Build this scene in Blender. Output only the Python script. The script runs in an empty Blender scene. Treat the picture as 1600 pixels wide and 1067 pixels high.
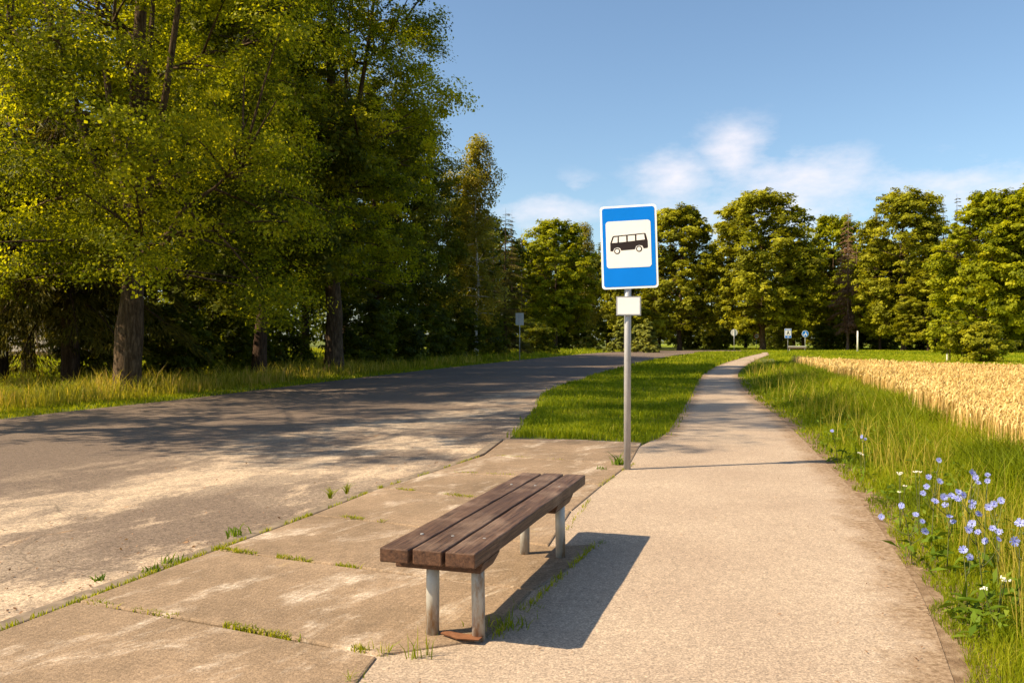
import bpy, math, random
import numpy as np
from mathutils import Vector
R = math.radians
sc = bpy.context.scene
COL = sc.collection

# ------------------------------------------------------------------ camera, sky, sun, exposure
F, HY, CH = 1300.0, 532.0, 1.385          # focal length in photo pixels, horizon row, eye height
cam = bpy.data.cameras.new('camera')
cam.sensor_width = 36; cam.lens = 36 * F / 1600; cam.clip_end = 5000; cam.clip_start = .05
cam.shift_y = (HY - 533.5) / 1600
camo = bpy.data.objects.new('camera', cam); COL.objects.link(camo)
camo.location = (0, 0, CH); camo.rotation_euler = (R(90), 0, 0)
sc.camera = camo

SUN_DIR = np.array([-.967, -.255, math.tan(R(42.5))]); SUN_DIR /= np.linalg.norm(SUN_DIR)   # towards the sun
sun = bpy.data.lights.new('sun', 'SUN'); sun.energy = 5.0; sun.angle = R(.53); sun.color = (1, .835, .58)
suno = bpy.data.objects.new('sun', sun); COL.objects.link(suno)
suno.rotation_euler = Vector(SUN_DIR).to_track_quat('Z', 'Y').to_euler(); suno.location = (-20, -5, 30)

w = bpy.data.worlds.new('World'); sc.world = w; w.use_nodes = True
nt = w.node_tree; N = nt.nodes; N.clear(); L = nt.links.new
def nn(t, tree=None, **k):
    n = (tree or nt).nodes.new(t)
    for a, b in k.items(): setattr(n, a, b)
    return n
sky = nn('ShaderNodeTexSky', sky_type='NISHITA'); sky.sun_disc = False
sky.sun_elevation = R(42.5); sky.sun_rotation = math.atan2(SUN_DIR[0], SUN_DIR[1])
sky.air_density = 1.0; sky.dust_density = 1.1; sky.ozone_density = 1.5
bg = nn('ShaderNodeBackground'); bg.inputs[1].default_value = .088
tc = nn('ShaderNodeTexCoord'); outw = nn('ShaderNodeOutputWorld')
def vmath(op, a, b=None, tree=None):
    n = nn('ShaderNodeVectorMath', tree, operation=op); t = (tree or nt).links.new
    for i, v in enumerate((a, b)):
        if v is None: continue
        if isinstance(v, (tuple, list)): n.inputs[i].default_value = v
        else: t(v, n.inputs[i])
    return n
def smath(op, a, b=None, tree=None, clamp=False, c=None):
    n = nn('ShaderNodeMath', tree, operation=op); n.use_clamp = clamp; t = (tree or nt).links.new
    for i, v in enumerate((a, b, c)):
        if v is None: continue
        if isinstance(v, (int, float)): n.inputs[i].default_value = v
        else: t(v, n.inputs[i])
    return n.outputs[0]
# thin cumulus patches low in the sky, each round a fixed compass direction
cl = None
nz = nn('ShaderNodeTexNoise'); nz.inputs['Scale'].default_value = 9; nz.inputs['Detail'].default_value = 9; nz.inputs['Roughness'].default_value = .62
mp = vmath('MULTIPLY', tc.outputs['Generated'], (1, 1, 2.2)); L(mp.outputs[0], nz.inputs['Vector'])
for px, py, rx, ry, a in ((1060,275,75,44,.8),(1150,245,75,52,.75),(1235,285,125,55,.85),(1180,325,230,55,.7),(860,330,85,36,.75),(900,292,36,24,.5),
                          (1480,285,190,42,.7),(1620,290,180,50,.65),(1900,240,200,60,.7),(500,330,160,40,.5),(-300,250,250,70,.7),(2600,200,400,90,.7)):
    d = Vector(((px-800)/F, 1, (HY-py)/F)).normalized()
    s = vmath('SUBTRACT', tc.outputs['Generated'], tuple(d))
    m = vmath('MULTIPLY', s.outputs[0], (F/rx, F/rx, F/ry))
    ln = vmath('LENGTH', m.outputs[0])
    g = smath('MULTIPLY', smath('SUBTRACT', 1, smath('MULTIPLY', ln.outputs['Value'], .62), clamp=True), a)
    cl = g if cl is None else smath('MAXIMUM', cl, g)
cv = smath('MULTIPLY', smath('SUBTRACT', smath('ADD', cl, smath('MULTIPLY', nz.outputs[0], 1.5)), 1.0), 1.75, clamp=True)
cv = smath('MULTIPLY', cv, smath('MULTIPLY', cl, 2.2, clamp=True), clamp=True)
wb = vmath('MULTIPLY', sky.outputs[0], (.97, 1.05, 1.06))
mx = nn('ShaderNodeMix', data_type='RGBA'); L(smath('MULTIPLY', cv, .8), mx.inputs[0]); L(wb.outputs[0], mx.inputs[6]); mx.inputs[7].default_value = (6.5, 6.1, 6.35, 1)
L(mx.outputs[2], bg.inputs[0]); L(bg.outputs[0], outw.inputs[0])

vs = sc.view_settings; vs.view_transform = 'Standard'; vs.look = 'None'; vs.gamma = 1; vs.exposure = .93
cy = sc.cycles; cy.use_denoising = True; cy.max_bounces = 7; cy.diffuse_bounces = 3; cy.transmission_bounces = 4; cy.glossy_bounces = 2
cy.transparent_max_bounces = 4; cy.use_adaptive_sampling = True; cy.adaptive_threshold = .015; cy.sample_clamp_indirect = 6

# ------------------------------------------------------------------ helpers
def P(px, py, z=0.0):
    Y = F * (CH - z) / (py - HY)
    return np.array([(px - 800) / F * Y, Y, z])
def at(px, Y, z=0.0): return np.array([(px - 800) / F * Y, Y, z])

class MB:
    "collects quads / ngons and becomes one mesh object"
    def __init__(s): s.v = []; s.f = []; s.t = []; s.n = 0
    def add(s, v, f, tint=None):
        v = np.asarray(v, float); s.v.append(v)
        f = [tuple(i + s.n for i in q) for q in f]; s.f += f; s.n += len(v)
        s.t += [0.5 if tint is None else tint] * len(f)
    def tube(s, pts, rad, seg=8, caps=True, tint=None):
        pts = np.asarray(pts, float); n = len(pts)
        rad = np.broadcast_to(np.asarray(rad, float), (n,))
        d = np.gradient(pts, axis=0); d /= np.linalg.norm(d, axis=1)[:, None] + 1e-9
        up = np.array([0, 0, 1.]) if abs(d[0][2]) < .9 else np.array([1., 0, 0])
        a = np.linspace(0, 2*np.pi, seg, endpoint=False); V = []
        x = np.cross(up, d[0]); x /= np.linalg.norm(x)
        for i in range(n):
            x = x - d[i]*np.dot(x, d[i]); x /= np.linalg.norm(x) + 1e-9
            y = np.cross(d[i], x)
            V.append(pts[i] + rad[i]*(np.cos(a)[:, None]*x + np.sin(a)[:, None]*y))
        f = [(i*seg+j, i*seg+(j+1) % seg, (i+1)*seg+(j+1) % seg, (i+1)*seg+j) for i in range(n-1) for j in range(seg)]
        if caps: f += [tuple(range(seg))[::-1], tuple((n-1)*seg+j for j in range(seg))]
        s.add(np.concatenate(V), f, tint)
    def box(s, c, u, v, w_, hu, hv, hw, tint=None):
        c, u, v, w_ = (np.asarray(k, float) for k in (c, u, v, w_))
        V = [c + a*hu*u + b*hv*v + e*hw*w_ for e in (-1, 1) for b in (-1, 1) for a in (-1, 1)]
        s.add(V, [(0,2,3,1),(4,5,7,6),(0,1,5,4),(2,6,7,3),(0,4,6,2),(1,3,7,5)], tint)
    def prism(s, poly, z0, z1, tint=None):
        n = len(poly); a = [(p[0], p[1], z0) for p in poly] + [(p[0], p[1], z1) for p in poly]
        ar = sum(poly[i][0]*poly[(i+1) % n][1]-poly[(i+1) % n][0]*poly[i][1] for i in range(n))
        f = [tuple(range(n))[::-1], tuple(range(n, 2*n))] + [(i, (i+1) % n, n+(i+1) % n, n+i) for i in range(n)]
        if ar < 0: f = [q[::-1] for q in f]
        s.add(a, f, tint)
    def build(s, name, m, parent=None, smooth=False, bevel=0):
        me = bpy.data.meshes.new(name); me.from_pydata(np.concatenate(s.v).tolist(), [], s.f)
        at_ = me.attributes.new('tint', 'FLOAT', 'FACE'); at_.data.foreach_set('value', s.t)
        if smooth: me.polygons.foreach_set('use_smooth', [True]*len(me.polygons))
        me.materials.append(m); o = bpy.data.objects.new(name, me); COL.objects.link(o)
        if parent: o.parent = parent
        if bevel:
            b = o.modifiers.new('bevel', 'BEVEL'); b.width = bevel; b.segments = 2; b.limit_method = 'ANGLE'
        return o

def quads(name, V, tint, m, parent=None, smooth=False):
    "V: (n,4,3) array of loose quads, tint: (n,)"
    n = len(V); me = bpy.data.meshes.new(name)
    me.vertices.add(4*n); me.vertices.foreach_set('co', np.ascontiguousarray(V, np.float32).ravel())
    me.loops.add(4*n); me.loops.foreach_set('vertex_index', np.arange(4*n, dtype=np.int32))
    me.polygons.add(n); me.polygons.foreach_set('loop_start', np.arange(0, 4*n, 4, dtype=np.int32))
    a = me.attributes.new('tint', 'FLOAT', 'FACE'); a.data.foreach_set('value', np.asarray(tint, np.float32))
    me.update(calc_edges=True); me.materials.append(m)
    o = bpy.data.objects.new(name, me); COL.objects.link(o)
    if parent: o.parent = parent
    return o

def tag(o, label=None, cat=None, group=None, kind=None):
    if label: o['label'] = label
    if cat: o['category'] = cat
    if group: o['group'] = group
    if kind: o['kind'] = kind
    return o
def empty(name, loc, label, cat, group=None, rz=0):
    o = bpy.data.objects.new(name, None); COL.objects.link(o); o.location = loc; o.rotation_euler = (0, 0, rz)
    o.empty_display_size = .2
    return tag(o, label, cat, group)
def copy_tree(o, parent=None):
    c = o.copy(); COL.objects.link(c)
    if parent: c.parent = parent
    for ch in list(o.children): copy_tree(ch, c)
    return c

# ------------------------------------------------------------------ materials
def newmat(name, rough=.8, spec=.3):
    m = bpy.data.materials.new(name); m.use_nodes = True; t = m.node_tree
    b = t.nodes['Principled BSDF']; b.inputs['Roughness'].default_value = rough; b.inputs['Specular IOR Level'].default_value = spec
    return m, t, b
def coords(t, rot=0, scale=(1, 1, 1)):
    c = t.nodes.new('ShaderNodeTexCoord'); mpn = t.nodes.new('ShaderNodeMapping'); mpn.vector_type = 'TEXTURE'
    mpn.inputs['Rotation'].default_value = (0, 0, -rot); mpn.inputs['Scale'].default_value = tuple(1/max(k, 1e-5) for k in scale)
    t.links.new(c.outputs['Object'], mpn.inputs[0]); return mpn.outputs[0]
def noise(t, vec, scale, detail=5, rough=.55, dist=0):
    n = t.nodes.new('ShaderNodeTexNoise'); n.inputs['Scale'].default_value = scale; n.inputs['Detail'].default_value = detail
    n.inputs['Roughness'].default_value = rough; n.inputs['Distortion'].default_value = dist
    if vec is not None: t.links.new(vec, n.inputs['Vector'])
    return n.outputs[0]
def ramp(t, fac, stops):
    r = t.nodes.new('ShaderNodeValToRGB'); e = r.color_ramp.elements
    while len(e) < len(stops): e.new(.5)
    for i, (p, c) in enumerate(stops):
        e[i].position = p; e[i].color = (*c, 1) if len(c) == 3 else c
    t.links.new(fac, r.inputs[0]); return r.outputs[0]
def mixc(t, fac, a, b, blend='MIX'):
    n = t.nodes.new('ShaderNodeMix'); n.data_type = 'RGBA'; n.blend_type = blend
    for i, v in ((0, fac), (6, a), (7, b)):
        if isinstance(v, (int, float)): n.inputs[i].default_value = v
        elif isinstance(v, tuple): n.inputs[i].default_value = (*v, 1)
        else: t.links.new(v, n.inputs[i])
    return n.outputs[2]
def bump(t, b, h, strength, dist=.01):
    n = t.nodes.new('ShaderNodeBump'); n.inputs['Strength'].default_value = strength; n.inputs['Distance'].default_value = dist
    t.links.new(h, n.inputs['Height']); t.links.new(n.outputs[0], b.inputs['Normal'])
G3 = lambda v: (v, v, v)
def plain(name, c, rough=.6, metal=0, var=.12, scale=8, spec=.3):
    m, t, b = newmat(name, rough, spec); b.inputs['Metallic'].default_value = metal
    n = noise(t, coords(t), scale, 6)
    t.links.new(ramp(t, n, [(.3, tuple(x*(1-var) for x in c)), (.7, tuple(min(1, x*(1+var)) for x in c))]), b.inputs['Base Color'])
    return m
def leafmat(name, stops, trans=.4, rough=.55, tcol=1.5):
    m, t, b = newmat(name, rough, .12)
    a = t.nodes.new('ShaderNodeAttribute'); a.attribute_name = 'tint'
    c = ramp(t, a.outputs['Fac'], stops); t.links.new(c, b.inputs['Base Color'])
    tr = t.nodes.new('ShaderNodeBsdfTranslucent')
    t.links.new(mixc(t, 1.0, c, (tcol*1.05, tcol*.95, tcol*.3), 'MULTIPLY'), tr.inputs[0])
    ms = t.nodes.new('ShaderNodeMixShader'); ms.inputs[0].default_value = trans
    t.links.new(b.outputs[0], ms.inputs[1]); t.links.new(tr.outputs[0], ms.inputs[2])
    t.links.new(ms.outputs[0], t.nodes['Material Output'].inputs[0]); return m

KU = np.array([.298, .9546]); KV = np.array([.9546, -.298]); K0 = P(754, 711)[:2]     # along the kerb, away from the road, a kerb point
KROT = math.atan2(KU[1], KU[0])
M = {}
def mk_path():
    m, t, b = newmat('path_asphalt', .9, .15); v = coords(t)
    big = noise(t, v, .7, 6, .6); fine = noise(t, v, 95, 3, .75); mid = noise(t, v, 14, 5, .6)
    vor = t.nodes.new('ShaderNodeTexVoronoi'); vor.inputs['Scale'].default_value = 75; t.links.new(v, vor.inputs['Vector'])
    c = ramp(t, big, [(.3, (.345, .258, .19)), (.7, (.44, .34, .252))])
    c = mixc(t, .72, c, ramp(t, fine, [(.34, G3(.42)), (.5, G3(1)), (.66, G3(1.6))]), 'MULTIPLY')
    c = mixc(t, .5, c, ramp(t, noise(t, v, 38, 4, .7), [(.34, G3(.66)), (.5, G3(1)), (.66, G3(1.28))]), 'MULTIPLY')
    c = mixc(t, .6, c, ramp(t, vor.outputs['Color'], [(.1, G3(.72)), (.6, G3(1)), (.95, (1.35, 1.3, 1.25))]), 'MULTIPLY')
    c = mixc(t, .45, c, ramp(t, mid, [(.35, G3(.8)), (.65, G3(1.12))]), 'MULTIPLY')
    e = t.nodes.new('ShaderNodeAttribute'); e.attribute_name = 'edge'
    nm = smath('ADD', smath('MULTIPLY', noise(t, v, 2.2, 8, .7), .75, t), smath('MULTIPLY', noise(t, v, 12, 6, .7), .35, t), t)
    dirt = ramp(t, smath('SUBTRACT', nm, e.outputs['Fac'], t), [(.26, G3(0)), (.48, G3(.9))])
    c = mixc(t, dirt, c, ramp(t, noise(t, v, 30, 6, .7), [(.35, (.12, .075, .04)), (.5, (.25, .165, .10)), (.68, (.40, .30, .2))]))
    st = ramp(t, noise(t, v, 1.7, 9, .72, 1.2), [(.60, G3(0)), (.70, G3(.28))])
    c = mixc(t, st, c, (.22, .165, .12))
    t.links.new(c, b.inputs['Base Color']); bump(t, b, fine, .5, .006); return m
M['path'] = mk_path()
def mk_road():
    m, t, b = newmat('road_asphalt', .88, .18)
    cN = t.nodes.new('ShaderNodeTexCoord'); sp = t.nodes.new('ShaderNodeSeparateXYZ'); t.links.new(cN.outputs['Object'], sp.inputs[0])
    # d: metres from the kerb line towards the road
    d = smath('ADD', smath('MULTIPLY', smath('SUBTRACT', sp.outputs[0], float(K0[0]), t), -float(KV[0]), t),
              smath('MULTIPLY', smath('SUBTRACT', sp.outputs[1], float(K0[1]), t), -float(KV[1]), t), t)
    v = cN.outputs['Object']; vr = coords(t, -KROT, (.55, 1, 1))
    fine = noise(t, v, 85, 3, .75); mid = noise(t, vr, .8, 9, .68, .5); mid2 = noise(t, vr, 3.6, 8, .72, .3); big = noise(t, v, .25, 4)
    asph = mixc(t, big, (.135, .098, .074), (.175, .128, .096))
    worn = (.29, .22, .16); sand = (.50, .375, .26)
    lay = smath('SUBTRACT', 1, smath('DIVIDE', smath('SUBTRACT', smath('ADD', d, smath('MULTIPLY', mid, 2.0, t), t), 3.9, t), .9, t), t, clamp=True)
    c = mixc(t, lay, asph, mixc(t, ramp(t, noise(t, vr, .8, 6, .6), [(.42, G3(0)), (.58, G3(1))]), (.175, .128, .095), worn))
    near = smath('SUBTRACT', 1, smath('DIVIDE', smath('SUBTRACT', d, 2.4, t), 2.4, t), t, clamp=True)
    sm = smath('MULTIPLY', ramp(t, smath('ADD', smath('MULTIPLY', mid, .6, t), smath('MULTIPLY', mid2, .4, t), t), [(.485, G3(0)), (.56, G3(1))]), near, t)
    c = mixc(t, smath('MULTIPLY', sm, .9, t), c, sand)
    edge = smath('MULTIPLY', smath('SUBTRACT', 1, smath('DIVIDE', smath('ABSOLUTE', smath('SUBTRACT', d, .25, t), None, t), .35, t), t, clamp=True),
                 ramp(t, noise(t, vr, 1.3, 6, .65), [(.45, G3(0)), (.6, G3(1))]), t)
    c = mixc(t, smath('MULTIPLY', edge, .75, t), c, (.22, .15, .11))
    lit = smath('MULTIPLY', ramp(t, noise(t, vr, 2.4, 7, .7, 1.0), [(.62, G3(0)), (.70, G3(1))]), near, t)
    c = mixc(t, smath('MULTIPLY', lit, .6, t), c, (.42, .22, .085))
    rg = ramp(t, fine, [(.34, G3(.4)), (.5, G3(1)), (.66, G3(1.6))]); c = mixc(t, mixc(t, sm, G3(.95), G3(.5)), c, rg, 'MULTIPLY') if 0 else mixc(t, .85, c, rg, 'MULTIPLY')
    c = mixc(t, .85, c, ramp(t, noise(t, v, 30, 5, .7), [(.34, G3(.6)), (.5, G3(1)), (.66, G3(1.3))]), 'MULTIPLY')
    ckv = t.nodes.new('ShaderNodeTexVoronoi'); ckv.feature = 'DISTANCE_TO_EDGE'; ckv.inputs['Scale'].default_value = .55
    wob = t.nodes.new('ShaderNodeMix'); wob.data_type = 'VECTOR'; wob.inputs[0].default_value = .12; wn_ = t.nodes.new('ShaderNodeTexNoise'); wn_.inputs['Scale'].default_value = 2.5; wn_.inputs['Detail'].default_value = 5
    t.links.new(v, wn_.inputs['Vector']); t.links.new(v, wob.inputs[4]); t.links.new(wn_.outputs['Color'], wob.inputs[5]); t.links.new(wob.outputs[1], ckv.inputs['Vector'])
    ckm = smath('MULTIPLY', smath('SUBTRACT', 1, smath('MULTIPLY', ckv.outputs['Distance'], 150, t), t, clamp=True), ramp(t, noise(t, v, .45, 4), [(.45, G3(0)), (.6, G3(.5))]), t)
    c = mixc(t, ckm, c, (.06, .045, .035))
    t.links.new(c, b.inputs['Base Color'])
    bump(t, b, smath('ADD', fine, smath('MULTIPLY', mid2, 1.5, t), t), .55, .01); return m
M['road'] = mk_road()
def mk_slab():
    m, t, b = newmat('paving_concrete', .88, .2); v = coords(t); vr = coords(t, -KROT, (1, 1, 1))
    tint = t.nodes.new('ShaderNodeAttribute'); tint.attribute_name = 'tint'
    big = noise(t, v, 1.1, 6, .6); fine = noise(t, v, 90, 3, .7); mid = noise(t, v, 9, 6, .65)
    st = noise(t, coords(t, -R(58), (.62, 1.6, 1)), 1.5, 9, .74, .5)
    c = ramp(t, big, [(.3, (.20, .138, .087)), (.7, (.335, .232, .15))])
    c = mixc(t, 1.0, c, ramp(t, tint.outputs['Fac'], [(0, G3(.86)), (1, G3(1.14))]), 'MULTIPLY')
    ch = t.nodes.new('ShaderNodeTexChecker'); ch.inputs['Scale'].default_value = 34; t.links.new(coords(t, -KROT+R(45), (1, 1, 0)), ch.inputs['Vector'])
    c = mixc(t, smath('MULTIPLY', ch.outputs['Fac'], ramp(t, noise(t, v, 1.6, 5, .7), [(.4, G3(.04)), (.65, G3(.32))]), t), c, (.13, .088, .055))
    wv = smath('MULTIPLY', ramp(t, noise(t, v, 5, 5, .7), [(.36, G3(.1)), (.6, G3(1))]), ramp(t, st, [(.52, G3(0)), (.62, G3(1))]), t)
    wv = smath('MULTIPLY', wv, smath('ADD', smath('MULTIPLY', ch.outputs['Fac'], .35, t), .5, t), t)
    c = mixc(t, wv, c, (.60, .49, .385))
    c = mixc(t, .6, c, ramp(t, fine, [(.34, G3(.5)), (.5, G3(1)), (.66, G3(1.5))]), 'MULTIPLY')
    c = mixc(t, .4, c, ramp(t, noise(t, v, 32, 4, .7), [(.34, G3(.7)), (.5, G3(1)), (.66, G3(1.25))]), 'MULTIPLY')
    c = mixc(t, .6, c, ramp(t, mid, [(.35, G3(.78)), (.65, G3(1.15))]), 'MULTIPLY')
    c = mixc(t, smath('MULTIPLY', ramp(t, noise(t, v, 2.6, 7, .7), [(.64, G3(0)), (.72, G3(1))]), .5, t), c, (.47, .33, .14))
    t.links.new(c, b.inputs['Base Color'])
    bump(t, b, smath('ADD', smath('MULTIPLY', ch.outputs['Fac'], 1.1, t), fine, t), .6, .006); return m
M['slab'] = mk_slab()
M['kerb'] = plain('kerb_concrete', (.20, .15, .105), .9, var=.35, scale=11)
def mk_ground(name, c1, c2, c3, sc_=3):
    m, t, b = newmat(name, .95, .1); v = coords(t)
    n = noise(t, v, sc_, 8, .65); n2 = noise(t, v, .15, 4)
    c = ramp(t, n, [(.3, c1), (.5, c2), (.72, c3)]); c = mixc(t, .5, c, ramp(t, n2, [(.35, G3(.75)), (.65, G3(1.25))]), 'MULTIPLY')
    t.links.new(c, b.inputs['Base Color']); bump(t, b, noise(t, v, sc_*9, 6, .7), .6, .03); return m
M['ground'] = mk_ground('grassy_ground', (.055, .07, .014), (.11, .13, .025), (.2, .19, .05))
M['grit'] = mk_ground('sandy_grit', (.20, .14, .09), (.36, .27, .19), (.46, .36, .26), 16)
M['soil'] = mk_ground('dry_soil', (.13, .08, .045), (.25, .165, .1), (.40, .29, .19), 11)
M['field'] = mk_ground('wheat_soil', (.26, .17, .05), (.42, .28, .085), (.55, .37, .13), 5)
M['meadow'] = mk_ground('mown_meadow', (.16, .21, .015), (.22, .27, .02), (.30, .31, .035), .8)
def mk_wood():
    m, t, b = newmat('weathered_plank', .62, .35)
    v = coords(t, 0, (1, 1, 1)); vs_ = coords(t, 0, (26, 1.0, 26))
    a = t.nodes.new('ShaderNodeAttribute'); a.attribute_name = 'tint'
    g = noise(t, vs_, 3.2, 8, .65, .25); blot = noise(t, v, 3.5, 6, .6); sp = noise(t, coords(t, 0, (60, 2, 60)), 2, 4, .7)
    c = ramp(t, g, [(.28, (.026, .013, .009)), (.5, (.088, .046, .027)), (.74, (.185, .108, .070))])
    c = mixc(t, ramp(t, blot, [(.48, G3(0)), (.7, G3(.65))]), c, (.25, .168, .118))
    ck = ramp(t, noise(t, coords(t, 0, (30, .55, 30)), 1.6, 3, .5, .15), [(.485, G3(0)), (.5, G3(.8)), (.515, G3(0))])
    c = mixc(t, ck, c, (.018, .010, .007))
    c = mixc(t, .7, c, ramp(t, sp, [(.36, G3(.55)), (.5, G3(1)), (.7, G3(1.2))]), 'MULTIPLY')
    c = mixc(t, 1.0, c, ramp(t, a.outputs['Fac'], [(0, G3(.8)), (1, G3(1.25))]), 'MULTIPLY')
    tn = t.nodes.new('ShaderNodeTexCoord'); sx_ = t.nodes.new('ShaderNodeSeparateXYZ'); t.links.new(tn.outputs['Normal'], sx_.inputs[0])
    ends = ramp(t, smath('ABSOLUTE', sx_.outputs[1], None, t), [(.7, G3(0)), (.85, G3(1))])
    c = mixc(t, ends, c, ramp(t, noise(t, v, 55, 6, .7), [(.35, (.035, .014, .007)), (.65, (.12, .055, .028))]))
    t.links.new(c, b.inputs['Base Color']); bump(t, b, smath('ADD', g, sp, t), .5, .004); return m
M['wood'] = mk_wood()
def mk_metal(name, c1, c2, rust, amt, metal=.35, rough=.5):
    m, t, b = newmat(name, rough, .4); b.inputs['Metallic'].default_value = metal; v = coords(t, 0, (1, 1, .45))
    c = ramp(t, noise(t, v, 14, 7, .6), [(.3, c1), (.7, c2)])
    c = mixc(t, ramp(t, noise(t, coords(t, 0, (1, 1, .3)), 9, 7, .7), [(amt, G3(0)), (amt+.1, G3(.85))]), c, rust)
    t.links.new(c, b.inputs['Base Color']); bump(t, b, noise(t, v, 60, 4), .12, .002); return m
M['leg'] = mk_metal('galvanised_leg', (.36, .34, .3), (.52, .5, .45), (.27, .15, .06), .5)
M['pole'] = mk_metal('galvanised_pole', (.34, .33, .34), (.45, .44, .44), (.30, .27, .24), .66)
M['rust'] = mk_metal('rusty_steel', (.17, .065, .028), (.27, .115, .05), (.11, .045, .02), .5, .1, .8)
M['greyback'] = mk_metal('aluminium_sign_back', (.36, .36, .36), (.46, .46, .45), (.3, .3, .3), .7)
M['white'] = plain('white_enamel', (.9, .88, .86), .4, var=.02)
M['blue'] = plain('blue_sign_film', (.002, .185, .68), .4, var=.05, scale=3, spec=.15)
M['panelwhite'] = plain('white_sign_film', (.88, .83, .77), .35, var=.02)
M['black'] = plain('black_sign_film', (.022, .012, .010), .45, var=.1)
M['red'] = plain('red_sign_film', (.5, .03, .025), .4)
M['postwhite'] = plain('pale_post_paint', (.62, .58, .5), .6)
def mk_bark(name, c1, c2, c3, sz=(9, 9, 1.6)):
    m, t, b = newmat(name, .92, .1); n = noise(t, coords(t, 0, sz), 1.6, 8, .7, .7)
    t.links.new(ramp(t, n, [(.32, c1), (.5, c2), (.7, c3)]), b.inputs['Base Color']); bump(t, b, n, 1.0, .05); return m
M['bark'] = mk_bark('linden_bark', (.022, .014, .008), (.085, .055, .033), (.19, .13, .083))
M['darkbark'] = mk_bark('spruce_bark', (.02, .012, .008), (.06, .036, .024), (.12, .075, .05))
M['birchbark'] = mk_bark('birch_bark', (.05, .04, .035), (.45, .4, .34), (.62, .57, .5), (3, 3, 5))
M['deadbark'] = mk_bark('dead_wood', (.13, .075, .05), (.25, .16, .11), (.38, .27, .2))
M['leaf'] = leafmat('linden_leaf', [(0, (.038, .054, .003)), (.5, (.20, .22, .008)), (1, (.48, .46, .02))], .54, tcol=2.0)
M['leaf_olive'] = leafmat('olive_leaf', [(0, (.06, .064, .005)), (.5, (.235, .24, .010)), (1, (.47, .45, .03))], .45)
M['leaf_bright'] = leafmat('bright_leaf', [(0, (.07, .09, .004)), (.5, (.24, .26, .007)), (1, (.44, .43, .018))], .47, tcol=1.7)
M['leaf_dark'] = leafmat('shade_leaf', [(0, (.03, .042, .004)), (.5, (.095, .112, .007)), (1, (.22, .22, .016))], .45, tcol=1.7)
M['leaf_birch'] = leafmat('birch_leaf', [(0, (.12, .12, .012)), (.5, (.29, .26, .035)), (1, (.46, .38, .08))], .48)
M['needle'] = leafmat('spruce_needle', [(0, (.035, .036, .006)), (.5, (.10, .088, .012)), (1, (.22, .18, .025))], .3)
M['pine'] = leafmat('pine_needle', [(0, (.10, .115, .02)), (.5, (.22, .235, .04)), (1, (.36, .35, .07))], .35)
M['deadneedle'] = leafmat('dead_needle', [(0, (.15, .08, .045)), (1, (.34, .20, .12))], .25)
M['grass'] = leafmat('grass_blade', [(0, (.08, .11, .004)), (.45, (.20, .25, .007)), (.8, (.34, .34, .014)), (1, (.5, .42, .09))], .45, tcol=1.6)
M['drygrass'] = leafmat('dry_grass_blade', [(0, (.11, .13, .010)), (.4, (.26, .26, .02)), (.75, (.46, .37, .06)), (1, (.58, .40, .14))], .45, tcol=1.5)
M['weed'] = leafmat('weed_leaf', [(0, (.06, .11, .008)), (.5, (.13, .2, .014)), (1, (.22, .27, .03))], .38, tcol=1.4)
M['wheat'] = leafmat('ripe_wheat', [(0, (.38, .24, .07)), (.5, (.64, .44, .165)), (1, (.82, .62, .29))], .25, tcol=1.1)
M['petal'] = leafmat('chicory_petal', [(0, (.25, .28, .70)), (1, (.46, .50, .90))], .35, tcol=1.0)
for n_ in M['petal'].node_tree.nodes:
    if n_.type == 'MIX': n_.inputs[7].default_value = (.9, .95, 1.1, 1)
M['stem'] = plain('chicory_stem', (.10, .11, .03), .7)
M['flowereye'] = plain('dark_blue_stamens', (.06, .05, .30), .6)
M['yarrow'] = plain('white_umbel', (.8, .76, .62), .7)
def mk_brick():
    m, t, b = newmat('white_brick', .85, .2); br = t.nodes.new('ShaderNodeTexBrick'); br.inputs['Scale'].default_value = 4
    br.inputs['Color1'].default_value = (.62, .57, .5, 1); br.inputs['Color2'].default_value = (.52, .47, .41, 1); br.inputs['Mortar'].default_value = (.3, .27, .24, 1)
    mp_ = t.nodes.new('ShaderNodeMapping'); cN = t.nodes.new('ShaderNodeTexCoord'); mp_.inputs['Rotation'].default_value = (R(90), 0, 0)
    t.links.new(cN.outputs['Object'], mp_.inputs[0]); t.links.new(mp_.outputs[0], br.inputs['Vector']); t.links.new(br.outputs[0], b.inputs['Base Color']); return m
M['brick'] = mk_brick()
M['plinth'] = plain('brown_plinth', (.2, .13, .09), .9)
M['roof'] = plain('grey_roof_sheet', (.16, .14, .13), .8)
M['glass'] = plain('dark_window', (.03, .035, .04), .15, spec=.6)

# ------------------------------------------------------------------ ground, road, path, paving
ZR, ZG = -.055, -.075
def sheet(name, poly, z, m, label, cat, depth=0.0):
    b = MB()
    if depth: b.prism(poly, z-depth, z)
    else:
        ar = sum(poly[i][0]*poly[(i+1) % len(poly)][1]-poly[(i+1) % len(poly)][0]*poly[i][1] for i in range(len(poly)))
        pl = poly if ar > 0 else poly[::-1]
        b.add([(p[0], p[1], z) for p in pl], [tuple(range(len(pl)))])
    return tag(b.build(name, m), label, cat, kind='structure')
def spline(pts, n=6):
    pts = [np.array(p[:2], float) for p in pts]; out = []
    q = [2*pts[0]-pts[1]] + pts + [2*pts[-1]-pts[-2]]
    for i in range(1, len(q)-2):
        for k in range(n):
            s = k/n; a, b_, c, d = q[i-1:i+3]
            out.append(.5*((2*b_)+(-a+c)*s+(2*a-5*b_+4*c-d)*s*s+(-a+3*b_-3*c+d)*s**3))
    return out + [pts[-1]]
tag(sheet('ground', [(-2500, -400), (2500, -400), (2500, 3500), (-2500, 3500)], ZG, M['ground'], 'green grassy ground stretching to the treeline', 'ground'))
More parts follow.
